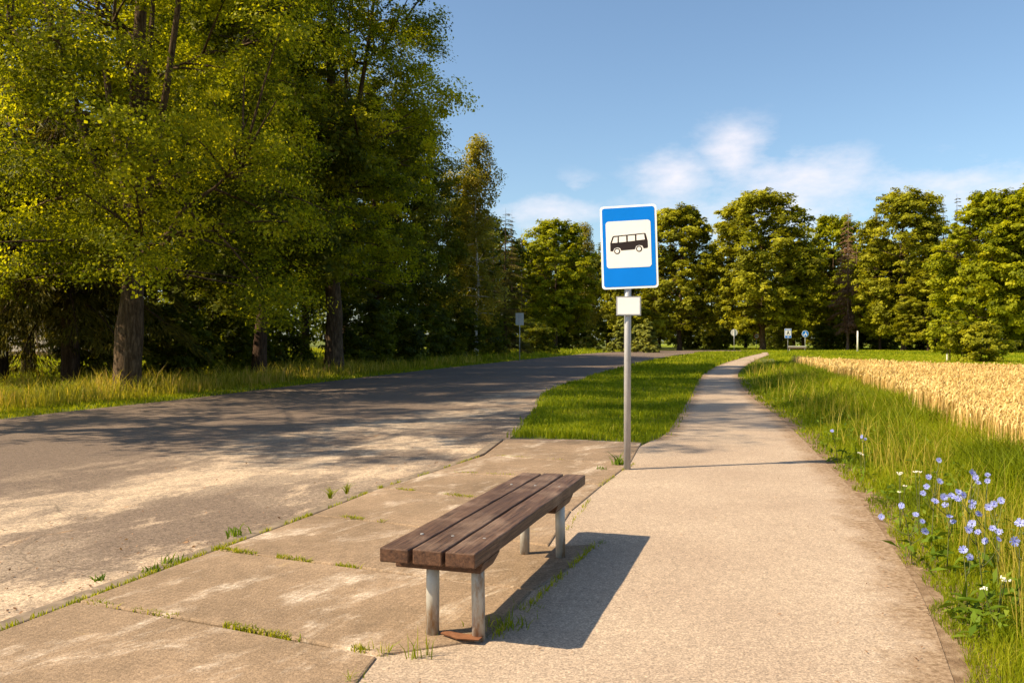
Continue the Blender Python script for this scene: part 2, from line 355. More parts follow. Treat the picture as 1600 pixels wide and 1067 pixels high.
roadL = spline([(-14, -12), (-11.6, 2)] + [P(x, y, ZR) for x, y in ((0, 655), (300, 622), (480, 600), (650, 580), (780, 566), (870, 557), (940, 551), (1010, 548.6), (1090, 547))] + [(70, 131)])
kerbA, kerbB = K0 - KU*16, P(790, 683)[:2]
roadR_px = ((800, 682), (836, 642), (852, 614), (884, 601), (960, 579), (1020, 564), (1080, 554.5), (1150, 549.6))
KP = np.array([(-4.9, -5)] + [tuple(P(x, y, .01)[:2]) for x, y in ((-167, 1045), (118, 938), (335, 858), (484, 804), (592, 762), (673, 737), (754, 711), (790, 684))])
roadR = [np.array((-4.9, -12))] + list(KP[:-1]) + spline([P(x, y, ZR) for x, y in roadR_px] + [(70, 118)])
rv = MB(); rp = [tuple(p) for p in roadL] + [tuple(p) for p in roadR[::-1]]
sheet('road', rp, ZR, M['road'], 'dark asphalt road with a sandy worn lay-by curving away behind the bus stop', 'road')
pathL = [(-2.9, -4), (-1.6, .6)] + spline([P(x, y) for x, y in ((520, 1010), (800, 850), (940, 735), (1010, 692), (1034, 682), (1056, 657), (1081, 615), (1100, 584), (1130, 568), (1165, 557.5), (1188, 552.5), (1202, 550.2))] + [(40, 103)])
pathR = [(-.2, -4)] + spline([P(x, y) for x, y in ((1500, 1090), (1440, 930), (1385, 840), (1340, 775), (1300, 733), (1258, 690), (1223, 657), (1190, 632), (1165, 612), (1153, 592), (1158, 577), (1178, 564), (1200, 555), (1216, 551.6))] + [(41, 98)])
pL, pR = np.array([p[:2] for p in pathL]), np.array([p[:2] for p in pathR])
ys_ = np.r_[np.linspace(-3.9, 2, 10), 2+100*(np.linspace(.02, 1, 150)**2)]; ys_ = ys_[ys_ < 97.5]
xl = np.interp(ys_, pL[:, 1], pL[:, 0]); xr = np.interp(ys_, pR[:, 1], pR[:, 0]); fr = np.array([0, .04, .09, .16, .27, .4, .55, .7, .82, .9, .95, 1.0])
gx = xl[:, None] + (xr-xl)[:, None]*fr; nc = len(fr); vv = np.stack([gx, np.repeat(ys_[:, None], nc, 1), gx*0], 2).reshape(-1, 3)
b = MB(); b.add(vv, [(k*nc+c, k*nc+c+1, (k+1)*nc+c+1, (k+1)*nc+c) for k in range(len(ys_)-1) for c in range(nc-1)])
po = tag(b.build('path', M['path']), 'pale beige asphalt footpath running past the bench and bending between grass verges', 'path', kind='structure')
ed = np.minimum(xr[:, None]-gx, np.where(ys_[:, None] > 11.3, gx-xl[:, None], 9)).ravel()
ea = po.data.attributes.new('edge', 'FLOAT', 'POINT'); ea.data.foreach_set('value', ed.astype(np.float32))
# right verge, meadow, wheat soil
rs = [tuple(p) for p in pathR]
sheet('right_verge', rs + [(60, 98), (60, -4)], -.012, M['ground'], 'grassy verge soil to the right of the footpath', 'verge')
vergeL = spline([P(x, y) for x, y in roadR_px] + [(70, 117.5)]); vergePoly = [tuple(p) for p in vergeL] + [tuple(p) for p in spline([P(x, y) for x, y in ((1005, 690), (1034, 682), (1056, 657), (1081, 615), (1100, 584), (1130, 568), (1165, 557.5), (1188, 552.5), (1202, 550.2))] + [(40, 103), (70, 103)])[::-1]]
sheet('middle_verge', vergePoly, -.012, M['ground'], 'grass verge between the road and the footpath', 'verge', .06)
rng0 = np.random.default_rng(5)
def ragged(line, w0, w1, seed, side):
    r = np.random.default_rng(seed); line = np.array(line)[:, :2]
    seg = np.r_[0, np.cumsum(np.linalg.norm(np.diff(line, axis=0), axis=1))]; s = np.arange(0, seg[-1], .09)
    p = np.c_[np.interp(s, seg, line[:, 0]), np.interp(s, seg, line[:, 1])]; t_ = np.gradient(p, axis=0); t_ /= np.linalg.norm(t_, axis=1)[:, None]
    nrm = np.c_[-t_[:, 1], t_[:, 0]]*side
    k = np.convolve(r.normal(size=len(s)+40), np.ones(14)/14, 'same')[20:-20]*2.0 + r.normal(size=len(s))*.1
    k2 = np.convolve(r.normal(size=len(s)+40), np.ones(9)/9, 'same')[20:-20]*.14
    return [tuple(q) for q in p - nrm*(.06+k2)[:, None]] + [tuple(q) for q in (p + nrm*(w0 + (w1-w0)*np.clip(.5+k*.5, 0, 1))[:, None])[::-1]]
se = pR[(pR[:, 1] > 1) & (pR[:, 1] < 32)]
sheet('soil_edge', [tuple(p) for p in se] + [(p[0]+.30+.08*math.sin(p[1]*3.1), p[1]) for p in se[::-1]], -.004, M['soil'], 'bare brown soil along the right edge of the footpath', 'soil')
tag(sheet('meadow', [(14.8, 46), (15.2, 32), (17.2, 27.2), (30, 16), (60, 8), (130, 20), (140, 300), (33, 300), (33, 108)], .0, M['meadow'], 'mown light green meadow behind the wheat field', 'meadow'))
tag(sheet('far_field', [(-90, 62), (-18, 54), (-12, 110), (-90, 150)], -.05, M['field'], 'golden field glimpsed between the trunks beyond the road', 'field'))
tag(sheet('side_path', [(-40, 33), (-40, 34.6), (-19, 37.4), (-19, 35.8)], -.05, M['path'], 'pale side path crossing the lawn at the far left', 'path'))
wheatL = [(3.2, -3), (3.45, 3), P(1560, 955)[:2]]
wheatPoly = [(4.0, -2), (4.05, 4.2), (4.5, 6.2), (5.0, 8.6), (5.85, 11.5), (7.15, 15.5), (8.85, 21.5), (11.0, 30), (14.1, 43), (14.6, 37.4), (14.9, 31.9), (15.9, 29.2), (16.9, 27), (20, 23), (26, 16), (30, -2)]
sheet('wheat_soil', wheatPoly, -.004, M['field'], 'straw coloured ground under the wheat', 'field')

# paving slabs, each a bevelled block with open joints; kerb strip on the road side
pvb = MB()
def slab(cs, tint):
    c = np.array([P(x, y, .010)[:2] for x, y in cs]); m_ = c.mean(0)
    q = []
    for i in range(len(c)):
        d = m_ - c[i]; q.append(c[i] + d/np.linalg.norm(d)*.019)
    pvb.prism([tuple(k) for k in q], -.08, .010 + (tint-.5)*.006, tint)
for cs, ti in ((((-167, 1045), (118, 938), (352, 977), (596, 1024), (563, 1067), (480, 1180), (150, 1180)), .5),
               (((118, 938), (335, 858), (545, 884), (684, 903), (837, 921), (760, 999), (596, 1024), (352, 977)), .62),
               (((335, 858), (484, 804), (596, 815), (730, 833), (860, 852.5), (933, 849), (885, 893), (837, 921), (684, 903), (545, 884)), .45),
               (((484, 804), (592, 762), (735, 777), (896, 797), (860, 852.5), (730, 833), (596, 815)), .7),
               (((592, 762), (673, 737), (790, 743), (944, 757), (896, 797), (735, 777)), .4),
               (((673, 737), (754, 711), (860, 718), (986, 724), (944, 757), (790, 743)), .55),
               (((754, 711), (790, 684), (900, 686), (1004, 691), (986, 724), (860, 718)), .35)):
    slab(cs, ti)
pv = pvb.build('paving', M['slab'], bevel=.012)
tag(pv, 'worn concrete paving slabs with white scuffs and grassy joints at the bus stop', 'paving', kind='structure')
kb = MB(); seg = np.r_[0, np.cumsum(np.linalg.norm(np.diff(KP, axis=0), axis=1))]
kpt = lambda q: np.array([np.interp(q, seg, KP[:, 0]), np.interp(q, seg, KP[:, 1])])
s0 = 0.0
while s0 < seg[-1]-.05:
    a, e = kpt(s0+.006), kpt(min(s0+1.0, seg[-1])-.006); u_ = (e-a)/np.linalg.norm(e-a); nl_ = np.array([-u_[1], u_[0]])
    kb.prism([tuple(a + nl_*.155), tuple(e + nl_*.155), tuple(e + nl_*.035), tuple(a + nl_*.035)], -.2, -.008, rng0.random()); s0 += 1.0
tag(kb.build('kerb', M['kerb'], bevel=.012), 'low concrete kerb strip between the lay-by and the paving', 'kerb', kind='structure')

# ------------------------------------------------------------------ bench
bc = empty('park_bench', (-.045, 4.765, 0), 'weathered brown three-plank bench on steel legs standing on the paving', 'bench', rz=-math.atan2(.298, .9546))
Lb, Zt, Th = 2.25, .452, .066
for k, x in enumerate((-.159, 0, .159)):
    b = MB(); n = 14; ys = np.linspace(-Lb/2, Lb/2, n); r = np.random.default_rng(40+k)
    e0, e1 = r.uniform(-.006, .006, 2); ys[0] += e0; ys[-1] += e1
    wv = np.convolve(r.normal(size=n+4), np.ones(5)/5, 'valid')*.0022; sg = np.convolve(r.normal(size=n+4), np.ones(5)/5, 'valid')*.003
    V = []
    for i in range(n):
        for dx, dz in ((-.0705, -Th), (.0705, -Th), (.0705, 0), (-.0705, 0)):
            V.append((x + dx + wv[i], ys[i], Zt + dz + sg[i] + (k-1)*.002 + (r.normal()*.0012)))
    f = [(i*4+j, i*4+(j+1) % 4, (i+1)*4+(j+1) % 4, (i+1)*4+j) for i in range(n-1) for j in range(4)]
    f = [q[::-1] for q in f] + [(0, 1, 2, 3), tuple((n-1)*4+j for j in (3, 2, 1, 0))]
    b.add(V, f, (.55, .4, .6)[k]); b.build('plank', M['wood'], bc, bevel=.006)
    for yb in (-.83, .62):
        q = MB(); q.tube([(x+.01, yb, Zt-.002), (x+.01, yb, Zt+.003)], .008, 8); q.build('bolt', M['greyback'], bc)
for y0, y1, sl in ((-.99, -.74, .06), (.38, .80, .05)):
    b = MB(); zb, zt = Zt-Th-.056, Zt-Th-.004
    V = [(-.215, y0, zb), (.205, y0, zb), (.205, y1-sl, zb), (-.215, y1-sl, zb), (-.215, y0, zt), (.222, y0, zt), (.222, y1, zt), (-.215, y1, zt)]
    b.add(V, [(3, 2, 1, 0), (4, 5, 6, 7), (0, 1, 5, 4), (1, 2, 6, 5), (2, 3, 7, 6), (3, 0, 4, 7)], .35); b.build('crossbeam', M['wood'], bc, bevel=.006)
ca, sa = math.cos(-bc.rotation_euler.z), math.sin(-bc.rotation_euler.z)
for px, py in ((676, 986), (748, 993), (876, 867), (820, 862)):
    p = P(px, py, .02); dx, dy = p[0]+.045, p[1]-4.765
    lx, ly = dx*ca-dy*sa, dx*sa+dy*ca
    tx = lx*.97; top = Zt-Th-.002
    b = MB(); b.tube([(lx, ly, .0), (lx+(tx-lx)*.5, ly, .2), (tx, ly, top)], .031, 20); b.build('leg', M['leg'], bc, smooth=False, bevel=0).data.polygons.foreach_set('use_smooth', [True]*40 + [False]*2)
b = MB(); q0, q1 = P(690, 987, .026), P(752, 996, .026); dv = (q1-q0)/np.linalg.norm(q1-q0); pv_ = np.array([-dv[1], dv[0], 0])
b.add([q0+pv_*.03, q0-pv_*.012, (q0+q1)/2-pv_*.05, q1-pv_*.03, q1+pv_*.035, (q0+q1)/2+pv_*.02], [(0, 1, 2, 3, 4, 5)])
b.add([q0+pv_*.03-(0,0,.004), q0-pv_*.012-(0,0,.004), (q0+q1)/2-pv_*.05-(0,0,.004), q1-pv_*.03-(0,0,.004), q1+pv_*.035-(0,0,.004), (q0+q1)/2+pv_*.02-(0,0,.004)], [(5, 4, 3, 2, 1, 0)])
tag(b.build('steel_plate', M['rust']), 'flat rusty orange steel plate on the paving between the near bench legs', 'metal plate')

# ------------------------------------------------------------------ signs
def rrect(w_, h_, r, n=6):
    out = []
    for cx, cz, a0 in ((w_/2-r, h_/2-r, 0), (-w_/2+r, h_/2-r, 90), (-w_/2+r, -h_/2+r, 180), (w_/2-r, -h_/2+r, 270)):
        for k in range(n+1):
            a = R(a0 + 90*k/n); out.append((cx+r*math.cos(a), cz+r*math.sin(a)))
    return out
def circ(r, cx=0, cz=0, n=32): return [(cx+r*math.cos(2*math.pi*k/n), cz+r*math.sin(2*math.pi*k/n)) for k in range(n)]
def flat(b, poly, y0, y1, ox=0, oz=0):
    "outline in x,z given thickness from y0 (front) to y1 (back)"
    n = len(poly); V = [(p[0]+ox, y0, p[1]+oz) for p in poly] + [(p[0]+ox, y1, p[1]+oz) for p in poly]
    ar = sum(poly[i][0]*poly[(i+1) % n][1]-poly[(i+1) % n][0]*poly[i][1] for i in range(n))
    f = [tuple(range(n)), tuple(range(n, 2*n))[::-1]] + [(i, n+i, n+(i+1) % n, (i+1) % n) for i in range(n)]
    if ar < 0: f = [q[::-1] for q in f]
    b.add(V, f)
def face(name, poly, y, m, par, th=.0012):
    b = MB(); flat(b, poly, y-th, y); return b.build(name, m, par)
base = P(980, 733)
bs = empty('bus_stop_sign', tuple(base), 'blue bus stop sign with a black bus symbol on a grey pole beside the footpath', 'road sign')
b = MB(); b.tube([(0, 0, -.05), (.004, 0, 1.4), (.010, 0, 2.78)], .037, 24); b.build('pole', M['pole'], bs, smooth=True)
pl = MB(); flat(pl, rrect(.6, .89, .035), -.003, 0); pl = pl.build('sign_plate', M['white'], bs)
pl.location = (.012, -.052, 2.385); pl.rotation_euler = (0, R(-1.7), R(-11))
face('blue_face', rrect(.556, .846, .026), -.0045, M['blue'], pl)
face('white_panel', rrect(.476, .5, .032), -.0062, M['panelwhite'], pl).location = (-.004, 0, .03)
# bus symbol: body with cut-out windows drawn as separate white panes
def sx(x, z): return ((x-393)/345*.476, (360-z)/358*.5 + .03)
body = [sx(*p) for p in ((249, 408), (249, 350), (266, 302), (275, 293), (515, 281), (523, 284), (537, 340), (538, 388), (532, 396), (505, 398), (494, 376), (470, 371), (447, 378), (437, 402), (332, 406), (325, 388), (301, 380), (279, 388), (268, 410))]
o = face('bus_symbol', body, -.0078, M['black'], pl)
for w_ in (((263, 346), (279, 303), (308, 301), (306, 345)), ((318, 344), (318, 300), (373, 297), (374, 341)), ((386, 340), (386, 297), (441, 294), (441, 337)), ((453, 335), (453, 293), (511, 289), (517, 331))):
    face('window', [sx(*p) for p in w_], -.0092, M['panelwhite'], o)
for cx, cz in ((301, 410), (470, 400)):
    c_ = sx(cx, cz); wh = face('wheel', circ(.032, *c_), -.0078, M['black'], o); face('hub', circ(.021, *c_), -.0092, M['panelwhite'], wh)
sp = MB(); flat(sp, rrect(.262, .204, .004), -.012, 0); sp = sp.build('timetable_frame', M['greyback'], bs); sp.location = (.008, -.046, 1.755); sp.rotation_euler = (0, 0, R(-4))
face('timetable_panel', rrect(.236, .178, .003), -.0135, M['white'], sp)
for z in (1.72, 1.79, 2.1, 2.65):
    b = MB(); b.tube([(0.006, 0, z-.012), (0.006, 0, z+.012)], .041, 20); b.build('clamp', M['greyback'], bs)

def small_sign(px, py_base, label, h, name='road_sign', cat='road sign', rz=0, pr=.03, pole='greyback'):
    p = P(px, py_base); e = empty(name, tuple(p), label, cat, rz=rz)
    b = MB(); b.tube([(0, 0, -.1), (0, 0, h)], pr, 10); b.build('pole', M[pole], e, smooth=True); return e
e = small_sign(1231, 551, 'blue rectangular rest place sign with a white panel and picnic symbol beyond the wheat', 2.72)
q = MB(); flat(q, rrect(.76, 1.08, .04), -.09, -.06); q = q.build('sign_plate', M['white'], e); q.location = (0, 0, 2.2)
face('blue_face', rrect(.70, 1.02, .03), -.092, M['blue'], q); wp = face('white_panel', rrect(.64, .62, .03), -.096, M['panelwhite'], q); wp.location = (0, 0, .04)
face('lettering', [(-.24, -.035), (.24, -.035), (.24, .035), (-.24, .035)], -.099, M['panelwhite'], q).location = (0, 0, .44)
face('tent_symbol', [(-.18, -.2), (-.1, -.2), (0, .02), (.1, -.2), (.18, -.2), (.04, .14), (.09, .24), (.03, .24), (0, .19), (-.03, .24), (-.09, .24), (-.04, .14)], -.1, M['black'], wp)
face('distance_marks', [(-.1, -.04), (.1, -.04), (.1, .04), (-.1, .04)], -.099, M['panelwhite'], q).location = (.02, 0, -.39)
e = small_sign(1258, 549.3, 'round blue footpath and cycle sign with white figures on a thin pole', 2.3)
q = MB(); flat(q, circ(.42), -.07, -.045); q = q.build('sign_plate', M['white'], e); q.location = (0, 0, 2.22)
face('blue_face', circ(.385), -.075, M['blue'], q)
fg = MB(); flat(fg, circ(.055, .04, .2, 12), -.08, -.077); flat(fg, [(-.06, -.02), (.13, -.02), (.11, .13), (-.03, .13)], -.08, -.077)
flat(fg, [(-.24, -.06), (.24, -.06), (.24, -.02), (-.24, -.02)], -.08, -.077); flat(fg, circ(.085, -.13, -.17, 14), -.08, -.077); flat(fg, circ(.085, .13, -.17, 14), -.08, -.077)
fg.build('symbol', M['panelwhite'], q)
e = small_sign(1147, 549.3, 'pale grey back of a round sign on a pole at the road verge', 2.75)
q = MB(); flat(q, circ(.43), .04, .06); q = q.build('sign_plate', M['postwhite'], e); q.location = (.02, 0, 2.38)
b = MB(); b.tube([(.02, .02, 1.97), (.02, .02, 2.8)], .04, 8); b.build('bracket', M['greyback'], e)
e = small_sign(1182, 546.0, 'round speed limit sign with a red ring and 80 by the far trees', 2.4)
q = MB(); flat(q, circ(.44), -.07, -.045); q = q.build('sign_plate', M['red'], e); q.location = (0, 0, 2.05)
face('white_face', circ(.34), -.075, M['panelwhite'], q)
cu = bpy.data.curves.new('digits', 'FONT'); cu.body = '80'; cu.size = .46; cu.align_x = 'CENTER'; cu.align_y = 'CENTER'; cu.extrude = .002
co = bpy.data.objects.new('digits', cu); COL.objects.link(co); cu.materials.append(M['black']); bpy.context.view_layer.update()
dm = bpy.data.meshes.new_from_object(co.evaluated_get(bpy.context.evaluated_depsgraph_get())); bpy.data.objects.remove(co); dm.name = 'digits'
co = bpy.data.objects.new('digits', dm); COL.objects.link(co); co.parent = q; co.location = (0, -.083, 0); co.rotation_euler = (R(90), 0, 0)
e = small_sign(812, 563.5, 'grey unpainted back of a rectangular sign on a thin pole across the road', 3.28)
q = MB(); flat(q, rrect(.56, .83, .03), .03, .05); q = q.build('sign_plate', M['greyback'], e); q.location = (0, 0, 2.86)
b = MB(); b.box((0, .0, 2.86), (1, 0, 0), (0, 1, 0), (0, 0, 1), .02, .028, .42); b.build('bracket', M['greyback'], e)
p = P(1340, 550); e = empty('marker_post', tuple(p), 'slim pale post standing alone in the mown grass behind the wheat', 'post')
b = MB(); b.tube([(0, 0, -.1), (.01, 0, 2.5)], [.11, .09], 10); b.build('post', M['postwhite'], e, smooth=True); b = MB(); b.tube([(.01, 0, 2.5), (.01, 0, 2.56)], [.11, .07], 10); b.build('cap', M['greyback'], e)
p = P(1246, 548.6); e = empty('barrier', tuple(p), 'low red and white bar barrier between the blue signs', 'barrier')
b = MB(); b.box((0, 0, .62), (1, 0, 0), (0, 1, 0), (0, 0, 1), 1.15, .05, .07); b.build('rail', M['postwhite'], e); b = MB(); b.box((0, .0, .44), (1, 0, 0), (0, 1, 0), (0, 0, 1), 1.15, .04, .10); b.build('lower_rail', M['plinth'], e)
for x in (-1.0, 1.0):
    b = MB(); b.tube([(x, .09, -.1), (x, .09, .7)], .06, 8); b.build('post', M['greyback'], e)

# house glimpsed at far left
hs = empty('white_brick_house', (-37.5, 63, 0), 'white brick house glimpsed behind the drooping spruce branches', 'house')
b = MB(); b.box((0, 4, 2.55), (1, 0, 0), (0, 1, 0), (0, 0, 1), 5, 4, 2.0); b.build('wall', M['brick'], hs)
b = MB(); b.box((0, 4, .25), (1, 0, 0), (0, 1, 0), (0, 0, 1), 5.03, 4.03, .3); b.build('plinth', M['plinth'], hs)
b = MB(); b.add([(-5.4, -.4, 4.5), (5.4, -.4, 4.5), (5.4, 8.4, 4.5), (-5.4, 8.4, 4.5), (-5.4, 4, 7), (5.4, 4, 7)], [(0, 1, 5, 4), (2, 3, 4, 5), (0, 4, 3), (1, 2, 5), (3, 2, 1, 0)]); b.build('roof', M['roof'], hs)
for x in (-2.6, .6):
    b = MB(); b.box((x, -.02, 2.7), (1, 0, 0), (0, 1, 0), (0, 0, 1), .6, .05, .75); wn = b.build('window', M['white'], hs)
    b = MB(); b.box((x, -.06, 2.7), (1, 0, 0), (0, 1, 0), (0, 0, 1), .52, .03, .67); b.build('pane', M['glass'], wn)

# ------------------------------------------------------------------ trees
def norm(a): return a / (np.linalg.norm(a, axis=-1, keepdims=True) + 1e-9)
def leaf_quads(c, nrm, size, r, asp=.72, tang=None):
    n = len(c)
    t_ = r.normal(size=(n, 3)) if tang is None else tang
    t_ = norm(t_ - nrm*np.sum(t_*nrm, 1)[:, None]); bb = np.cross(nrm, t_); s = size[:, None]
    V = np.empty((n, 4, 3)); V[:, 0] = c - t_*s*.5; V[:, 2] = c + t_*s*.5
    V[:, 1] = c + bb*s*asp*.5 + nrm*s*.1; V[:, 3] = c - bb*s*asp*.5 + nrm*s*.1
    return V
def bez(a, m, c, n=7):
    s = np.linspace(0, 1, n)[:, None]; return (1-s)**2*a + 2*s*(1-s)*m + s**2*c
def broadleaf(name, seed, H, Rr, cb, r0, nclump, nleaf, leaf, lm, bm, prof=None, clump=.2, flare=1.35, droop=.0, fork=0, skirt=0, shell=.55, bulge=None, openn=0.0):
    "Empty > trunk (with limbs), crown. Rr: crown radius, cb: height where the crown begins"
    r = np.random.default_rng(seed); e = bpy.data.objects.new(name, None); COL.objects.link(e); e.empty_display_size = .3
    prof = prof or (lambda u: np.sqrt(np.clip(1-((u-.38)/.62)**2, 0, 1))*.97 + .03)
    tb = MB(); hs_ = np.array([-.15, .12, .45, 1.0, 1.7, 2.6, 4.2, cb*.6+H*.2, H*.6, H*.78, H*.93]); hs_ = np.unique(np.clip(hs_, -.2, H*.93))
    wx = np.cumsum(r.normal(size=(len(hs_), 2))*.05*np.r_[0, np.diff(hs_)][:, None], axis=0)
    tp = np.c_[wx, hs_]; u = np.clip(hs_/H, 0, 1); rad = r0*np.clip(1-u*.93, .05, 1)**1.1
    rad *= 1 + (flare-1)*np.exp(-np.clip(hs_, 0, 9)*1.6)
    if bulge: rad *= 1 + bulge*np.exp(-((hs_-1.55)/.55)**2)
    tb.tube(tp, rad, 14)
    tr = lambda z: np.array([np.interp(z, hs_, tp[:, 0]), np.interp(z, hs_, tp[:, 1]), z])
    # clump centres spread through the crown volume, most of them near its outside
    nl = max(7, nclump//9); cen = []
    for k in range(nclump):
        uu = (k+.5)/nclump; uu = np.clip(uu + r.normal()*.02, .0, .99); az = k*2.39996 + r.normal()*.35
        f = 1-(1-r.random()**shell)*.8; f *= r.uniform(.78, 1.12)
        rr = Rr*prof(uu)*f; cen.append([rr*math.cos(az), rr*math.sin(az), cb + (H-cb)*uu*.97])
    cen = np.array(cen)
    if skirt:
        ex = []
        for k in range(skirt):
            az = r.uniform(0, 6.28); ex.append([Rr*.75*math.cos(az), Rr*.75*math.sin(az), cb - r.uniform(.0, 1.2)])
        cen = np.r_[cen, np.array(ex)]
    # limbs
    limbs = []; order = r.permutation(nclump)[:nl]
    for i in order:
        c = cen[i]*np.array([.82, .82, 1]); hd = math.hypot(c[0], c[1]); zs = np.clip(c[2]-hd*r.uniform(.35, .9), max(1.8, cb*.95), H*.85)
        a = tr(zs); mid = a*.45 + c*.55 + np.array([0, 0, hd*(.12-droop*.3)]); pts = bez(a, mid, c, 8)
        pts[1:-1] += r.normal(size=(6, 3))*.06*min(1.5, hd*.3)
        lr = np.interp(zs, hs_, rad)*r.uniform(.2, .38); tb.tube(pts, np.linspace(lr, .018, 8), 8); limbs.append(pts)
    allp = np.concatenate(limbs + [np.array([tr(z) for z in np.linspace(max(2, cb), H*.9, 10)])])
    for c in cen:
        cand = allp[allp[:, 2] < c[2]+.6]
        cand = cand if len(cand) else allp
        a = cand[np.argmin(np.linalg.norm(cand-c, axis=1))]
        if np.linalg.norm(c-a) > .3: tb.tube(bez(a, (a+c)/2 + np.array([0, 0, .15]), c, 4), np.linspace(.04*H/18, .012, 4), 5)
    for k in range(fork):
        az = r.uniform(0, 6.28); c = np.array([math.cos(az)*Rr*.5, math.sin(az)*Rr*.5, H*.8]); a = tr(cb*r.uniform(.9, 1.5))
        tb.tube(bez(a, a*.6+c*.4+np.array([c[0]*.25, c[1]*.25, 0]), c, 8), np.linspace(r0*.42, .03, 8), 9)
    tb.build('trunk', bm, e, smooth=True)
    # leaves
    rc = clump*Rr*r.uniform(.5, 1.65, len(cen)); wgt = rc**2; cnt = np.maximum(8, (nleaf*wgt/wgt.sum())).astype(int)
    C = np.repeat(cen, cnt, 0); S = np.repeat(rc, cnt); n = len(C)
    d = norm(r.normal(size=(n, 3))); ru = r.random(n)**.5*(1 + np.abs(r.normal(size=n))*.35*(r.random(n) < .3))
    # each clump is itself broken into compact sprays of leaves
    so, sd_, st_l = [], [], []
    for k in cnt:
        ns = int(np.clip(k/45, 5, 16)); q = norm(r.normal(size=(ns, 3)) + np.array([0, 0, .15])); qi = r.integers(0, ns, k)
        so.append((q*(r.random((ns, 1))**.4)*np.array([1.1, 1.1, .78]))[qi]); sd_.append(q[qi]); st_l.append((r.normal(size=ns)*.15)[qi])
    spr = np.concatenate(sd_); off = (np.concatenate(so) + np.clip(r.normal(size=(n, 3)), -1.7, 1.7)*np.array([.23, .23, .13]))*S[:, None]
    off[:, 2] -= droop*S*ru*1.1*r.random(n) + .10*S*np.sum(off[:, :2]**2, 1)/S**2
    pos = C + off
    outw_ = norm(pos - np.array([0, 0, cb+(H-cb)*.4])); nr = norm(spr*.5 + outw_*.3 + np.array([0, 0, .5]) + r.normal(size=(n, 3))*.36)
    ct = np.repeat(r.normal(size=len(cen))*.13, cnt)
    tint = np.clip(.45 + ct + np.concatenate(st_l) + r.normal(size=n)*.13, 0, 1)
    tg = None
    if droop: tg = np.array([0, 0, -1.]) + r.normal(size=(n, 3))*.5
    quads('crown', leaf_quads(pos, nr, leaf*r.uniform(.55, 1.35, n), r, tang=tg), tint, lm, e)
    return e
def spruce(name, seed, H, Rr, cb, r0, nq, lm, bm, dead=0.0, sag=.5, ql=.5, levels=None):
    r = np.random.default_rng(seed); e = bpy.data.objects.new(name, None); COL.objects.link(e); e.empty_display_size = .3
    tb = MB(); zs = np.array([-.1, .2, 1, H*.3, H*.6, H*.85, H]); tb.tube(np.c_[np.cumsum(r.normal(size=(7, 2))*.04, axis=0), zs], r0*np.array([1.3, 1.1, 1, .75, .45, .18, .03]), 10)
    levels = levels or int((H-cb)*1.9); Bp = []; Bd = []; Bw = []
    for k in range(levels):
        z = cb + (H*.985-cb)*(k+r.random()*.7)/levels; nb = r.integers(4, 7)
        for j in range(nb):
            az = r.uniform(0, 6.28); ln_ = Rr*(1-(z-cb)/(H-cb))**.8*r.uniform(.6, 1.12) + .15
            dv = np.array([math.cos(az), math.sin(az), 0]); a = np.array([0, 0, z])
            c = a + dv*ln_ + np.array([0, 0, -sag*ln_*r.uniform(.5, 1.1)]); m_ = a + dv*ln_*.55 + np.array([0, 0, .05*ln_])
            pts = bez(a, m_, c, 6); pts[-1, 2] += .08*ln_
            tb.tube(pts, np.linspace(.012+.012*ln_, .006, 6), 5, caps=False)
            if dead and r.random() < dead: continue
            k_ = max(4, int(ln_*10)); s = r.random(k_)**.7; q = np.array([np.interp(s, np.linspace(0, 1, 6), pts[:, i]) for i in range(3)]).T
            Bp.append(q); Bd.append(np.repeat(dv[None], k_, 0)); Bw.append(np.full(k_, ln_*.22+.12))
    tb.build('trunk', bm, e, smooth=True)
    Bp = np.concatenate(Bp); Bd = np.concatenate(Bd); Bw = np.concatenate(Bw); i = r.integers(0, len(Bp), nq)
    p = Bp[i]; d = Bd[i]; sd = np.cross(d, np.array([0, 0, 1.])); n = nq
    lat = r.uniform(-1, 1, n); t_ = norm(d*.7 + sd*lat[:, None]*.9 + np.array([0, 0, -1.])*r.uniform(.2, 1.5*sag+.5, n)[:, None] + r.normal(size=(n, 3))*.15)
    L_ = ql*r.uniform(.45, 1.2, n)*np.clip(Bw[i]*1.6, .35, 1.3)
    c = p + t_*L_[:, None]*.45 + sd*(lat*Bw[i]*.8)[:, None] + np.array([0, 0, -1.])*(abs(lat)*Bw[i]*.25)[:, None]
    nr = norm(np.cross(t_, r.normal(size=(n, 3))))
    quads('crown', leaf_quads(c, nr, L_, r, asp=.15, tang=t_), np.clip(.45+r.normal(size=n)*.25, 0, 1), lm, e)
    return e
def put(e, loc, rz, s, label, group, cat='tree', sz=None):
    e.location = (loc[0], loc[1], ZG if loc[1] < 400 else 0); e.rotation_euler = (0, 0, rz); e.scale = (s, s, sz or s); return tag(e, label, cat, group)

cone = lambda u: (1-u)**.75*.95 + .05
oval = lambda u: np.sqrt(np.clip(1-((u-.45)/.58)**2, .0, 1))*.95 + .05
tall = lambda u: np.clip(1.15*np.sqrt(np.clip(1-((u-.3)/.72)**2, 0, 1)), .05, 1)
RD = 'trees along the far side of the road'
